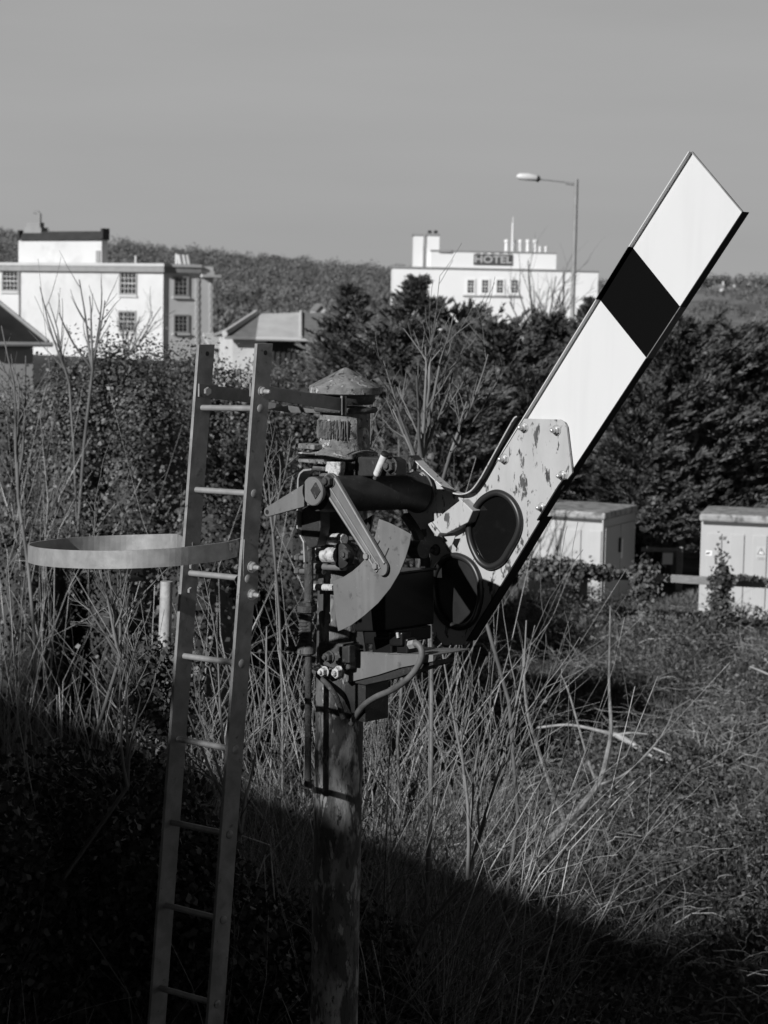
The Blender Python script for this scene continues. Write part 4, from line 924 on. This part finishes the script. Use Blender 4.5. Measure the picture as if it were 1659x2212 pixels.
# ---- conifers
def conifer(px, py, Y, R, label, nb=420, low=.12, seed=0, top_sharp=.75, tint='conifer'):
    rng = np.random.default_rng(seed + 100); top = PY(px, py, Y); H = top[2]; b = np.array([top[0], top[1], 0.0])
    t = rng.uniform(low, .985, nb) ** .85; az = rng.uniform(0, 2 * np.pi, nb)
    lump = 1 + .22 * np.sin(az * 3 + t * 9 + seed) + .15 * np.sin(az * 5 - t * 14)
    Lb = (R * (1 - t) ** top_sharp * rng.uniform(.5, 1.3, nb) * lump + .05)
    keep = (np.sin(az * 3 + t * 17 + seed) + np.sin(az * 2 - t * 26 + seed * 2) + np.sin(az * 5 + t * 9)) > -.75
    t, az, Lb = t[keep], az[keep], Lb[keep]; nb = len(t)
    out = np.stack([np.cos(az), np.sin(az), np.zeros(nb)], -1); B = b + np.stack([0 * t, 0 * t, t * H * .97], -1)
    rise = rng.uniform(.05, .55, nb) + .5 * t
    tw = 9; s = rng.uniform(.2, 1.0, (nb, tw)) ** .8
    pos = B[:, None] + out[:, None] * (Lb[:, None] * s)[..., None]; pos[..., 2] += Lb[:, None] * rise[:, None] * s ** 1.5 * .8
    lat = np.stack([-out[:, 1], out[:, 0], 0 * t], -1); sg = rng.choice([-1, 1], (nb, tw, 1)) * rng.uniform(.15, 1, (nb, tw, 1)) * (1.1 - s[..., None] * .8)
    d = unit(out[:, None] * .9 + lat[:, None] * sg + np.array([0, 0, 1.0]) * (rise[:, None, None] * .8 + rng.normal(size=(nb, tw, 1)) * .18))
    Lt = (.10 + .34 * Lb[:, None] * (1.15 - s)) * rng.uniform(.5, 1.4, (nb, tw)); q = 20
    f = rng.uniform(0, 1, (nb, tw, q, 1)); dd = unit(d[:, :, None] + rng.normal(size=(nb, tw, q, 3)) * .32)
    C = pos[:, :, None] + d[:, :, None] * Lt[:, :, None, None] * f + dd * .035
    C = C.reshape(-1, 3); dd = dd.reshape(-1, 3); n = len(C)
    V = diamonds(C, dd, rng.normal(size=(n, 3)), rng.uniform(.06, .15, n), rng.uniform(.012, .028, n))
    # inner mass so that the crown is dense
    ni = 2600; ti = rng.uniform(low, .93, ni); ai = rng.uniform(0, 6.28, ni); ri = R * (1 - ti) ** top_sharp * np.sqrt(rng.uniform(0, .20, ni))
    Ci = b + np.stack([np.cos(ai) * ri, np.sin(ai) * ri, ti * H], -1); V2 = diamonds(Ci, rng.normal(size=(ni, 3)), rng.normal(size=(ni, 3)), rng.uniform(.2, .4, ni) * (1 - ti * .6), rng.uniform(.12, .25, ni) * (1 - ti * .6))
    V = np.concatenate([V, V2])
    tr = thing('conifer_tree', label, 'tree', b, 'dark conifers behind the cabinets')
    build_np('crown', V, quads(len(V) // 4), MT[tint], tr)
    m = MB(); m.tube([b, b + Z * H * .5, b + Z * H * .93], [.13, .08, .015], 8); m.build('trunk', MT['bark'], tr)
    return tr
conifer(758, 606, 36, 2.2, 'dark conifer with a pointed top left of the hotel, above the post cap', 620, seed=1, top_sharp=1.05)
conifer(905, 585, 37.5, 2.8, 'tallest pointed conifer, overlapping the left end of the hotel', 640, seed=2, top_sharp=1.1)
conifer(1000, 662, 38, 1.9, 'bushy conifer in front of the hotel, right of the tallest one', 480, seed=3, top_sharp=.6)
conifer(1085, 690, 35, 1.9, 'broad low conifer under the hotel windows', 480, seed=4, top_sharp=.55)
conifer(1190, 672, 38.5, 1.8, 'conifer left of the street lamp foot', 480, seed=5, top_sharp=.6)
conifer(1285, 635, 38, 2.1, 'conifer at the street lamp foot, touching the black band of the arm', 520, seed=6, top_sharp=.95)
conifer(1465, 685, 34.5, 2.1, 'large dark conifer right of the arm, behind the gap of the cabinets', 640, seed=7, top_sharp=.55)
conifer(1600, 705, 36, 2.1, 'dark conifer at the right edge above the warning cabinet', 560, seed=8, top_sharp=.55)
conifer(1380, 820, 33.6, 1.5, 'paler conifer just right of the white arm, lower than its neighbours', 480, seed=9, top_sharp=.55)
conifer(960, 830, 32.5, 1.8, 'low bushy conifer behind the bare saplings', 480, seed=10, top_sharp=.5)
conifer(1150, 810, 34.5, 1.7, 'low dark conifer behind the left cabinet', 480, seed=12, top_sharp=.5)
conifer(835, 700, 35.5, 2.0, 'low conifer right of the post cap', 480, seed=13, top_sharp=.6)

# ---- leafy hedges
def leafy(name, label, cat, lumps, mt, size=(.04, .075), dens=520, group=None, jit=.16, seed=0, loc=None, sprig=0):
    rng = np.random.default_rng(seed); parts = []; core = MB(); b = None
    for (px, py, hw, Y, ry) in lumps:
        top = PY(px, py, Y); H = top[2]; rx = hw * Y / F_PX; zc = H * .55; rz = H - zc
        c = np.array([top[0], top[1], 0.]); b = c if b is None else b
        area = 3.0 * rx * H + 2 * rx * ry; n = int(dens * area)
        a = rng.uniform(np.pi * .95, np.pi * 2.05, n); ph = rng.uniform(0, 1, n)
        z = ph * H * 1.0; hgt = np.clip((z - zc) / rz, 0, 1); sc = np.sqrt(np.clip(1 - hgt ** 2.4, 0, 1))
        k = n // 3; hgt2 = np.sqrt(rng.uniform(0, 1, k)); a[:k] = rng.uniform(0, 2 * np.pi, k); sc[:k] = hgt2; z[:k] = zc + rz * (1 - hgt2 ** 2.4) ** (1 / 2.4)
        lump = 1 + .08 * np.sin(a * 7 + z * 5) + .06 * np.sin(z * 9 + a * 3)
        nn = np.stack([np.cos(a) * sc / rx, np.sin(a) * sc / ry, (z > zc) * hgt ** 1.2 / rz + .15], -1); nn[:k, 2] += .8; nn = unit(nn)
        C = c + np.stack([np.cos(a) * rx * sc * lump, np.sin(a) * ry * sc * lump, z], -1) + nn * (rng.normal(size=(n, 1)) * jit)
        N2 = unit(nn + rng.normal(size=(n, 3)) * .6); D = rng.normal(size=(n, 3)) + np.array([0, 0, .5]); D = D - N2 * (D * N2).sum(-1, keepdims=True)
        L = rng.uniform(*size, n); parts.append(diamonds(C, D, N2, L, L * rng.uniform(.5, .95, n)))
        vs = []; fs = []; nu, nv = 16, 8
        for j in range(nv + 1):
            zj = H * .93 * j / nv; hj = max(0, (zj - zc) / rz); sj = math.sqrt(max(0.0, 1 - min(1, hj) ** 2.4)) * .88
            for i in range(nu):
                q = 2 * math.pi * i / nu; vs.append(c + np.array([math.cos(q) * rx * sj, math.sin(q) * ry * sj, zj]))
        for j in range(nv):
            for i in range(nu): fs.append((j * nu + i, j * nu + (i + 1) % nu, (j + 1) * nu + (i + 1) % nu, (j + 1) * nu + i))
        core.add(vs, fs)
    t = thing(name, label, cat, b, group)
    V = np.concatenate(parts); build_np('leaves', V, quads(len(V) // 4), MT[mt], t)
    core.build('shade_core', MT['dark_open'], t)  # filler shell; the shade inside the foliage is its dark colour
    return t
leafy('ivy_hedge', 'tall rounded mass of glossy ivy left of the ladder, in front of the white house', 'hedge', [(140, 822, 75, 22, 1.2), (232, 762, 85, 22.8, 1.7), (310, 778, 85, 22.4, 1.7), (180, 870, 120, 21.5, 1.0), (320, 860, 110, 21.5, 1.2)], 'ivy', dens=1700, seed=1, size=(.028, .055))
leafy('hedge', 'dark hedge running from the ivy mass to behind the ladder top', 'hedge', [(420, 778, 80, 25.6, .5), (505, 812, 70, 25.8, .5), (560, 850, 70, 25.8, .5)], 'ivy', dens=1100, seed=2, size=(.03, .058))
leafy('leafy_bush', 'paler leafy bush left of the post cap, under the workshop', 'bush', [(575, 822, 55, 36, .9), (640, 800, 60, 37, .9), (600, 890, 80, 35, .8), (690, 840, 60, 36, .8)], 'shrubleaf', dens=900, seed=3, size=(.045, .09))
leafy('undergrowth_bank', 'low dark bank of bushes behind the signal post', 'bush', [(640, 1060, 130, 20, .9), (820, 1190, 100, 20, .9), (470, 1060, 120, 20, .9)], 'bramble', dens=800, seed=4, size=(.03, .06))
leafy('low_scrub', 'low scrub behind the hoop and ladder foot', 'bush', [(60, 1130, 110, 17.5, .8), (260, 1110, 120, 18, .8), (430, 1180, 100, 17, .8)], 'bramble', dens=900, seed=5, size=(.028, .055))

leafy('leafy_bush', 'small bush below the dark hut roof at the left edge', 'bush', [(30, 850, 80, 25, .8)], 'bramble', dens=900, seed=6, size=(.028, .055))
# ivy on the fence
def ivy_clump(px, py, w, h, Y, n, label, grp='ivy clumps on the rail fence', seed=0, sz=1.0):
    rng = np.random.default_rng(seed); c = PY(px, py, Y); s = Y / F_PX
    C = c + np.stack([rng.normal(0, w * s / 2.6, n), rng.normal(0, .07, n), rng.normal(0, h * s / 2.6, n)], -1)
    L = rng.uniform(.04, .08, n) * sz; V = diamonds(C, rng.normal(size=(n, 3)), unit(rng.normal(size=(n, 3)) * .7 + np.array([-.5, -.7, .4])), L, L * .8)
    b = c.copy(); b[2] = 0; o = build_np('ivy_clump', V, quads(n), MT['ivy'], shift=b); tag(o, label, 'ivy', grp); return o
ivy_clump(1556, 1290, 26, 100, 27.9, 1500, 'ivy wrapped round the fence post before the warning cabinet', seed=1)
ivy_clump(1392, 1262, 34, 60, 27.9, 1100, 'ivy wrapped round the fence post between the cabinets', seed=2)
ivy_clump(1280, 1236, 75, 18, 27.9, 900, 'ivy trailing along the rail before the left cabinet', seed=3)
ivy_clump(1200, 1232, 80, 34, 27.6, 1300, 'ivy heap at the foot of the left cabinet', seed=4)
ivy_clump(352, 1500, 90, 130, 10.0, 4500, 'dark ivy round the foot of the sawn-off trunk', grp='ivy in the scrub', seed=9, sz=.5)
ivy_clump(1600, 1250, 70, 7, 27.9, 350, 'thin ivy strand along the rail before the warning cabinet', seed=5)

# ---- bare saplings
def grow(start, d, L, r, depth, rng, out, m=7, kink=.06):
    d = d / np.linalg.norm(d); P = [np.array(start, float)]; cur = d.copy()
    for i in range(m - 1):
        cur = cur + rng.normal(size=3) * kink + np.array([0, 0, .035]); cur /= np.linalg.norm(cur); P.append(P[-1] + cur * L / (m - 1))
    P = np.array(P); R = r * (1 - .62 * np.linspace(0, 1, m)); out.append((P, R))
    if depth > 0:
        for j in range(rng.integers(2, 5)):
            i = rng.integers(1, m - 1); f = rng.uniform(0, 1); q = P[i] * (1 - f) + P[i + 1] * f; az = rng.uniform(0, 6.28)
            tdir = unit(P[i + 1] - P[i]); sd = rng.normal(size=3); sd -= tdir * np.dot(sd, tdir); sd /= np.linalg.norm(sd)
            grow(q, tdir * .85 + sd * .55, L * rng.uniform(.35, .6), R[i] * .62, depth - 1, rng, out, m, kink)
    return out
def sapling(px, py, Y, tops, label, r=.012, mt='twig', seed=0, base=None, name='bare_sapling', group=None, side=5, depth=2):
    rng = np.random.default_rng(seed + 40); b = PY(px, py, Y) if base is None else base; out = []
    for (x, y, dY) in tops:
        e = PY(x, y, Y + dY); L = np.linalg.norm(e - b); grow(b, e - b, L, r, depth, rng, out, kink=.075)
    g = b.copy(); g[2] = 0; P = np.stack([p for p, _ in out]); R = np.maximum(np.stack([q for _, q in out]), .0014)
    if b[2] > .1:
        k = rng.normal(size=3) * .3; k[2] = 0; m = 7; t = np.linspace(0, 1, m)[:, None]; P = np.concatenate([P, (g + (b - g) * t + k * t * (1 - t) * 4)[None]]); R = np.concatenate([R, np.full((1, m), r * 1.12)])
    V, Q = tubes(P, R, side); o = build_np(name, V, Q, MT[mt], shift=g); return tag(o, label, 'sapling', group or 'bare saplings')
sapling(912, 990, 11.5, [(962, 700, .2), (1000, 690, .4), (925, 760, -.2), (985, 800, .3), (870, 830, -.3)], 'tallest pale bare sapling, forking between the post and the arm', .013, seed=1)
sapling(975, 975, 11.8, [(1045, 780, .3), (1085, 830, .2), (1005, 880, .3)], 'bare sapling leaning right beneath the white arm', .010, seed=2)
sapling(905, 1010, 11, [(822, 780, -.2), (850, 880, 0)], 'bare sapling leaning left behind the post cap', .010, seed=3)
sapling(800, 990, 12, [(812, 860, 0), (838, 850, .2), (790, 880, 0)], 'thin bare sapling close behind the post neck', .007, seed=14)
sapling(200, 800, 18, [(140, 610, 0), (175, 640, 0), (215, 625, .2), (235, 650, 0), (120, 680, 0)], 'bare sapling silhouetted against the white house', .013, seed=4, depth=1)
sapling(40, 1080, 16, [(20, 700, 0), (60, 780, .4), (35, 830, 0)], 'bare multi-stemmed sapling at the left edge above the hoop', .013, seed=55)
sapling(150, 830, 19, [(82, 620, 0), (95, 660, .2), (105, 640, 0)], 'thin straight sapling against the white house wall', .011, seed=26, depth=1)
sapling(1165, 780, 60, [(1150, 590, 0), (1120, 620, 0), (1190, 600, 1), (1210, 640, 0), (1160, 560, 0), (1230, 610, 0), (1100, 650, 0), (1135, 640, .5), (1175, 620, -.5), (1205, 615, .5), (1245, 640, 0)], 'wispy bare tree in front of the hotel, left of the street lamp', .04, seed=7)
sapling(270, 775, 40, [(255, 690, 0), (300, 680, 0), (330, 690, 1), (345, 700, 0), (380, 700, 1), (290, 700, 0)], 'wispy bare bush before the white house windows', .02, seed=8)
bs_ = PY(900, 1200, 29.0); bs_[2] = 0
sapling(900, 1200, 29, [(890, 930, 0), (940, 900, .4), (960, 960, -.3), (860, 950, .2), (915, 870, 0), (900, 990, .5)], 'bare sapling left of the left cabinet, its shadow on the cabinet side', .03, seed=9, base=bs_)
sapling(590, 1150, 12, [(545, 930, 0), (600, 950, .3), (625, 980, 0), (570, 1000, .2)], 'bare sapling between the ladder and the post', .008, seed=10)
sapling(260, 1420, 10.5, [(200, 1150, 0), (300, 1180, .3), (235, 1230, 0), (180, 1300, 0)], 'bare brown sapling below the hoop', .010, seed=11)
sapling(1010, 1900, 9.5, [(1060, 1520, 0), (1095, 1560, .2), (1020, 1400, 0), (1120, 1340, .4)], 'slender bare sapling right of the post, rising to the lamp shelf', .010, seed=12)
sapling(520, 1800, 9.5, [(430, 1380, 0), (455, 1500, .2), (560, 1350, .3), (400, 1500, 0)], 'bare sapling growing up behind the ladder', .010, seed=13)
sapling(510 / 1.276 * .54 + 60, 1700, 9, [(205, 1400, 0), (250, 1420, .2), (300, 1500, 0)], 'dim bare sapling in the shade left of the ladder', .009, seed=15)

# leaning limb in the right foreground
def limb(px, Y, radii, name, label, mt, cat='branch', kids=(), n=5, grp=None):
    P = [PY(x, y, Yy) for (x, y), Yy in zip(px, Y)]; P2 = smooth_open(P, n); R = np.interp(np.linspace(0, 1, len(P2)), np.linspace(0, 1, len(radii)), radii)
    g = P[0].copy(); m = MB(); m.tube(P2, list(R), 8)
    for kp, kY, kr in kids:
        K = smooth_open([PY(x, y, Yy) for (x, y), Yy in zip(kp, kY)], 4); m.tube(K, list(np.linspace(kr, kr * .35, len(K))), 6)
    o = m.build(name, MT[mt], None, True, shift=(g[0], g[1], max(0, g[2] * 0))); tag(o, label, cat, grp); return o
limb([(960, 2010), (1026, 1946), (1155, 1853), (1221, 1779), (1291, 1697), (1314, 1619), (1320, 1568), (1316, 1486), (1318, 1350), (1318, 1308)], [13.81, 13.81, 13.97, 14.11, 14.27, 14.43, 14.43, 14.58, 14.58, 14.58], [0.0499, 0.0428, 0.0356, 0.0303, 0.0231, 0.0178, 0.0143, 0.0107, 0.0072, 0.0035], 'leaning_limb', 'long curved bare limb rising to the right in the foreground', 'limbbark',
     kids=[([(1221, 1779), (1190, 1701), (1160, 1610), (1139, 1537), (1131, 1450), (1131, 1401)], [14.11] * 6, 0.0160), ([(1291, 1697), (1353, 1670), (1416, 1607), (1445, 1560), (1459, 1518)], [14.27] * 5, 0.0107),
           ([(1221, 1779), (1275, 1790), (1385, 1806)], [14.11, 13.97, 13.81], 0.0090), ([(1155, 1853), (1180, 1960), (1190, 2010)], [13.97, 13.81, 13.81], 0.0107), ([(1291, 1697), (1270, 1640), (1230, 1500), (1213, 1460)], [14.27, 14.58, 14.88, 15.04], 0.0107),
           ([(1175, 1830), (1150, 1760), (1115, 1700)], [13.97, 14.11, 14.27], 0.0107)])
limb([(760, 1875), (882, 1841), (950, 1845), (998, 1841), (1057, 1827), (1084, 1814)], [14.8] * 6, [.016, .020, .021, .022, .020, .017], 'fallen_branch', 'pale broken branch lying across the twigs right of the post', 'palebark', kids=[([(882, 1846), (960, 1830), (1020, 1815)], [14.4, 14.4, 14.4], .011), ([(1070, 1832), (1130, 1850), (1180, 1890), (1198, 1925)], [14.3, 14.2, 14.1, 14.1], .009)])
limb([(1160, 1572), (1230, 1566), (1300, 1580), (1340, 1592), (1390, 1622)], [19, 19, 19, 19, 18.8], [.010, .012, .016, .028, .022], 'fallen_branch', 'pale dead sticks lying on the grass behind the leaning limb', 'palebark', kids=[([(1320, 1590), (1360, 1583), (1400, 1586)], [19] * 3, .014), ([(1400, 1630), (1455, 1652)], [18.8, 18.7], .016), ([(1410, 1615), (1450, 1632)], [18.7, 18.6], .012)])
m = MB(); P = [PY(352, 1900, 10.2), PY(352, 1500, 10.2), PY(356, 1380, 10.2), PY(360, 1256, 10.2)]; P[0][2] = 0; m.tube(P, [.042, .036, .033, .031], 10); o = m.build('cut_trunk', MT['palebark'], None, True, shift=(P[0][0], P[0][1], 0)); tag(o, 'pale sawn-off trunk standing under the hoop, left of the ladder', 'trunk')
limb([(1620, 1440), (1640, 1448), (1672, 1462)], [14, 14, 14], [.006, .008, .008], 'bent_stem', 'short pale bent stem at the right edge over the grass', 'palebark', 'stem')

# ---- dry stems standing thickly behind ladder and post
def stems_field(name, label, n, xr, yr, hfun, r, lean, mt, seed, cat=None, droop=0.0, branch=2, basez=None):
    rng = np.random.default_rng(seed); y = rng.uniform(*yr, n); fx = rng.uniform(*xr, n); x = fx * y
    B = np.stack([x, y, np.zeros(n) if basez is None else basez(rng, n)], -1)
    D = np.stack([rng.normal(0, lean, n), rng.normal(0, lean, n), np.ones(n)], -1); L = hfun(fx, y, rng) * rng.uniform(.55, 1.05, n)
    P, R = canes(B, D, L, rng.uniform(.45, 1.6, n) * r, .55, 7, .028, droop, rng)
    parts = [tubes(P, R, 4)]
    if branch:
        k = n * branch; idx = rng.integers(0, n, k); j = rng.integers(2, 6, k); B2 = P[idx, j]; T = unit(P[idx, np.minimum(j + 1, 6)] - P[idx, j]); D2 = T + rng.normal(size=(k, 3)) * .45; L2 = L[idx] * rng.uniform(.08, .35, k)
        P2, R2 = canes(B2, D2, L2, R[idx, j] * .6, .15, 5, .012, 0, rng); parts.append(tubes(P2, np.maximum(R2, .0011), 3))
    V, Q = merge(parts); o = build_np(name, V, Q, MT[mt]); return tag(o, label, kind='stuff')
# heights follow what the photo shows: tall on the left, falling to the right
ht_l = lambda fx, y, rng: np.interp(fx, [-.20, -.10, -.05, .02, .06, .12, .2], [2.2, 2.4, 2.9, 2.7, 2.0, .9, .5])
stems_field('dry_stems', 'pale dry stems crowding behind the ladder and post', 640, (-.20, .05), (9.8, 14.5), ht_l, .0044, .34, 'straw', 21, branch=3)
stems_field('bent_canes', 'tangled grey canes leaning among the dry stems', 420, (-.19, .06), (9.6, 13.5), lambda f, y, r: np.interp(f, [-.2, 0, .12], [2.3, 2.3, 1.4]), .0046, .55, 'twig', 22, droop=.12)
stems_field('willow_stems', 'upright pale shoots at the left edge', 120, (-.20, -.162), (15.5, 19), lambda f, y, r: 3.15 + 0 * f, .0075, .045, 'straw', 23, branch=2)
stems_field('fine_twigs', 'fine dark twigs in the shade at the bottom', 650, (-.2, .17), (8.4, 9.3), lambda f, y, r: np.interp(f, [-.2, 0, .1, .2], [2.3, 1.7, 1.1, .8]), .0040, .6, 'twigdark', 24, droop=.1)

# ---- foreground bramble bank, coloured dark for shade and topped along the shadow line: leaves thick at its foot, thin bare twigs above
def bramble_bank():
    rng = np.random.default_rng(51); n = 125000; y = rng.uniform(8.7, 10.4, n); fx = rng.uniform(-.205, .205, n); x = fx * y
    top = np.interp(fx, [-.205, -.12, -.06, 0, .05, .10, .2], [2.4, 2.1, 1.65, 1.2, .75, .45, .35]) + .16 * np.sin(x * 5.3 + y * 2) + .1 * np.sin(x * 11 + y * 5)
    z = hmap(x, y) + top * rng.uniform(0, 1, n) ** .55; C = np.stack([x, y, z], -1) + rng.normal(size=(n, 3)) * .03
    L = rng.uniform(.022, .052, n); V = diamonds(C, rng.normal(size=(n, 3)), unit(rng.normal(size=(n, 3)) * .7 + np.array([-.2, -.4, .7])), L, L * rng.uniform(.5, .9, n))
    o = build_np('bramble_bank', V, quads(n), MT['shadeleaf']); tag(o, 'bramble leaves coloured dark for shade, filling the foreground', kind='stuff')
bramble_bank()
def twiggy_scrub():
    rng = np.random.default_rng(61); out = []
    for i in range(46):
        y = rng.uniform(9.2, 13.5); fx = rng.uniform(-.19, .10); h = np.interp(fx, [-.2, -.10, -.05, .05, .15], [1.7, 1.8, 2.2, 1.8, 1.0]) * rng.uniform(.5, 1.0)
        for k in range(rng.integers(2, 5)):
            grow((fx * y + rng.normal() * .06, y + rng.normal() * .06, 0), np.array([rng.normal() * .35 + .12, rng.normal() * .3, 1.0]), h, .0068, 2, rng, out, 7, .11)
    P = np.stack([p for p, _ in out]); R_ = np.maximum(np.stack([r for _, r in out]), .0012); V, Q = tubes(P, R_, 4); o = build_np('twiggy_scrub', V, Q, MT['twig'])
    tag(o, 'bare branching twigs of the scrub round the signal', kind='stuff')
twiggy_scrub()
def shadow_edge_trees():  # unseen trees added behind the viewer to roughen the shadow edge
    rng = np.random.default_rng(71)
    for i in range(9):
        u = -9 + i * 2.6; c = Q3(u, -1.0, 0) ; top = EH + .06 * u + rng.uniform(-.4, .05 if abs(u) < 4 else .4); n = 2000
        a = unit(rng.normal(size=(n, 3))) * rng.uniform(.55, 1, (n, 1)) ** .5 * np.array([1.6, 1.6, 2.2]); C = c + np.array([0, 0, top - 2.2]) + a
        V = diamonds(C, rng.normal(size=(n, 3)), rng.normal(size=(n, 3)), rng.uniform(.12, .3, n), rng.uniform(.08, .2, n))
        t = thing('shadow_edge_tree', 'unseen leafy tree added behind the viewer to roughen the shadow edge', 'tree', c, 'unseen trees added for the shadow edge')
        t['label'] = ['first', 'second', 'third', 'fourth', 'fifth', 'sixth', 'seventh', 'eighth', 'ninth'][i] + ' unseen leafy tree added behind the viewer to roughen the shadow edge'
        build_np('crown', V, quads(n), MT['bramble'], t); m = MB(); m.tube([c, c + Z * (top - 1.5)], [.12, .05], 7); m.build('trunk', MT['bark'], t)
shadow_edge_trees()

# ---- rough ground cover: grass blades, bramble leaves, arching canes
def ground_cover():
    rng = np.random.default_rng(31); parts = []
    n = 120000; y = 9 + 24 * rng.uniform(0, 1, n) ** .9; x = rng.uniform(-.08, .20, n) * y; clump = .5 + .5 * np.sin(x * 3.1 + 1) * np.sin(y * 2.3)
    z0 = hmap(x, y); h = rng.uniform(.05, .19, n) * (.5 + .7 * clump); D = np.stack([rng.normal(0, .45, n), rng.normal(0, .45, n), np.ones(n)], -1); D = unit(D)
    C = np.stack([x, y, z0], -1) + D * h[:, None] * .5 + np.array([0, 0, .0]); V = diamonds(C, D, rng.normal(size=(n, 3)) * np.array([1, 1, .1]), h, rng.uniform(.006, .013, n))
    o = build_np('grass', V, quads(n), MT['grass']); tag(o, 'rough dry grass', kind='stuff')
    n = 110000; y = 9 + 21 * rng.uniform(0, 1, n) ** .9; x = rng.uniform(-.20, .20, n) * y
    mound = np.clip(.55 + .5 * np.sin(x * 1.4 + y * .6) + .35 * np.sin(x * 2.9 - y * 1.3), .04, 1.4) * np.interp(x / y, [-.2, -.02, .06, .2], [1.0, .8, .7, .55])
    z = hmap(x, y) + mound * rng.uniform(.2, 1, n) ** .6 * .7 ; C = np.stack([x, y, z], -1) + rng.normal(size=(n, 3)) * .03
    L = rng.uniform(.025, .06, n); V = diamonds(C, rng.normal(size=(n, 3)), unit(rng.normal(size=(n, 3)) * .6 + np.array([-.3, -.3, .8])), L, L * rng.uniform(.5, .9, n))
    o = build_np('brambles', V, quads(n), MT['bramble']); tag(o, 'low bramble and ivy leaves covering the ground', kind='stuff')
    n = 3200; y = rng.uniform(10, 29, n); x = rng.uniform(-.05, .2, n) * y; B = np.stack([x, y, hmap(x, y) + rng.uniform(0, .3, n)], -1)
    D = np.stack([rng.normal(0, 1, n), rng.normal(0, 1, n), rng.uniform(.2, .9, n)], -1); P, R = canes(B, D, rng.uniform(.2, .8, n), rng.uniform(.002, .005, n), .3, 6, .03, .45, rng)
    V, Q = tubes(P, R, 3); o = build_np('dead_canes', V, Q, MT['straw']); tag(o, 'dead canes strewn over the ground cover', kind='stuff')
ground_cover()

# ---- wood on the hill and trees on the far skyline
def crowns(C, R, H, rng, q, s):
    """C bases (n,3)"""
    n = len(C); a = rng.normal(size=(n, q, 3)); a = unit(a) * rng.uniform(.5, 1, (n, q, 1)) ** .5; a[..., 2] = np.abs(a[..., 2]) * 1.1
    P = C[:, None] + a * R[:, None, None] * np.array([1, 1, 1]) ; P[..., 2] += (H - R)[:, None] * rng.uniform(.25, 1.0, (n, q))
    P = P.reshape(-1, 3); k = len(P); nn = unit(a.reshape(-1, 3) + rng.normal(size=(k, 3)) * .5)
    return diamonds(P, rng.normal(size=(k, 3)) + np.array([0, 0, 1.2]), nn, rng.uniform(.7, 1.3, k) * s, rng.uniform(.35, .8, k) * s)
rng = np.random.default_rng(77)
n = 1500; y = 520 + 400 * rng.uniform(0, 1, n) ** 1.0; x = rng.uniform(-.21, .13, n) * y; z = hill_z(x, y, ridge_left, 480, 900)
C = np.stack([x, y, z], -1); R = rng.uniform(2.2, 4.6, n); H = R * rng.uniform(1.3, 1.9, n)
V = crowns(C, R, H, rng, 200, .75); tag(build_np('hillside_wood', V, quads(len(V) // 4), MT['wood_far']), 'bare wood covering the hill', kind='stuff')
n = 260; y = rng.uniform(240, 400, n); x = rng.uniform(-.11, .03, n) * y; C = np.stack([x, y, 0 * x], -1); R = rng.uniform(1.0, 2.0, n); H = rng.uniform(2.5, 4.2, n)
V = crowns(C, R, H, rng, 110, .5); tag(build_np('valley_scrub', V, quads(len(V) // 4), MT['wood_far']), 'scrub and trees between the buildings and the hill', kind='stuff')
n = 90; y = rng.uniform(560, 1120, n); x = rng.uniform(.145, .2, n) * y; C = np.stack([x, y, hill_z(x, y, ridge_right, 420, 1150)], -1); R = rng.uniform(1.2, 3.0, n)
V = crowns(C, R, R * 1.5, rng, 110, .8); tag(build_np('field_scrub', V, quads(len(V) // 4), MT['wood_far']), 'scrub and hedges dotted over the far right field', kind='stuff')
for i, (px, py, rr, Y) in enumerate(((1492, 606, 13, 1180), (1515, 594, 17, 1190), (1540, 590, 18, 1200), (1567, 590, 19, 1210), (1598, 592, 18, 1190), (1630, 588, 21, 1180), (1655, 592, 20, 1190), (1645, 612, 24, 1100), (1612, 612, 14, 1120))):
    t_ = PY(px, py, Y); r_ = rr * Y / F_PX; rg_ = np.random.default_rng(i); b = t_.copy(); b[2] -= 2.6 * r_ * .95
    lab = ['low round tree at the left end of the far skyline row', 'second round tree from the left on the far skyline', 'third round tree from the left, behind the tiny gabled house', 'fourth round tree from the left on the far skyline', 'fifth round tree from the left on the far skyline', 'large round tree near the right end of the far skyline', 'last round tree cut by the right edge on the skyline', 'broad dark tree below the skyline row at the right edge', 'small dark tree beside the small grey far house'][i]
    tr = thing('far_tree', lab, 'tree', b, 'round trees on the far right skyline')
    V = crowns(np.array([b]), np.array([r_]), np.array([2.55 * r_]), rg_, 420, 1.5)
    build_np('crown', V, quads(len(V) // 4), MT['wood_far'], tr); mm = MB(); mm.tube([b - Z * 3, b + Z * r_ * 1.6], [.4, .2], 6); mm.build('trunk', MT['bark'], tr)
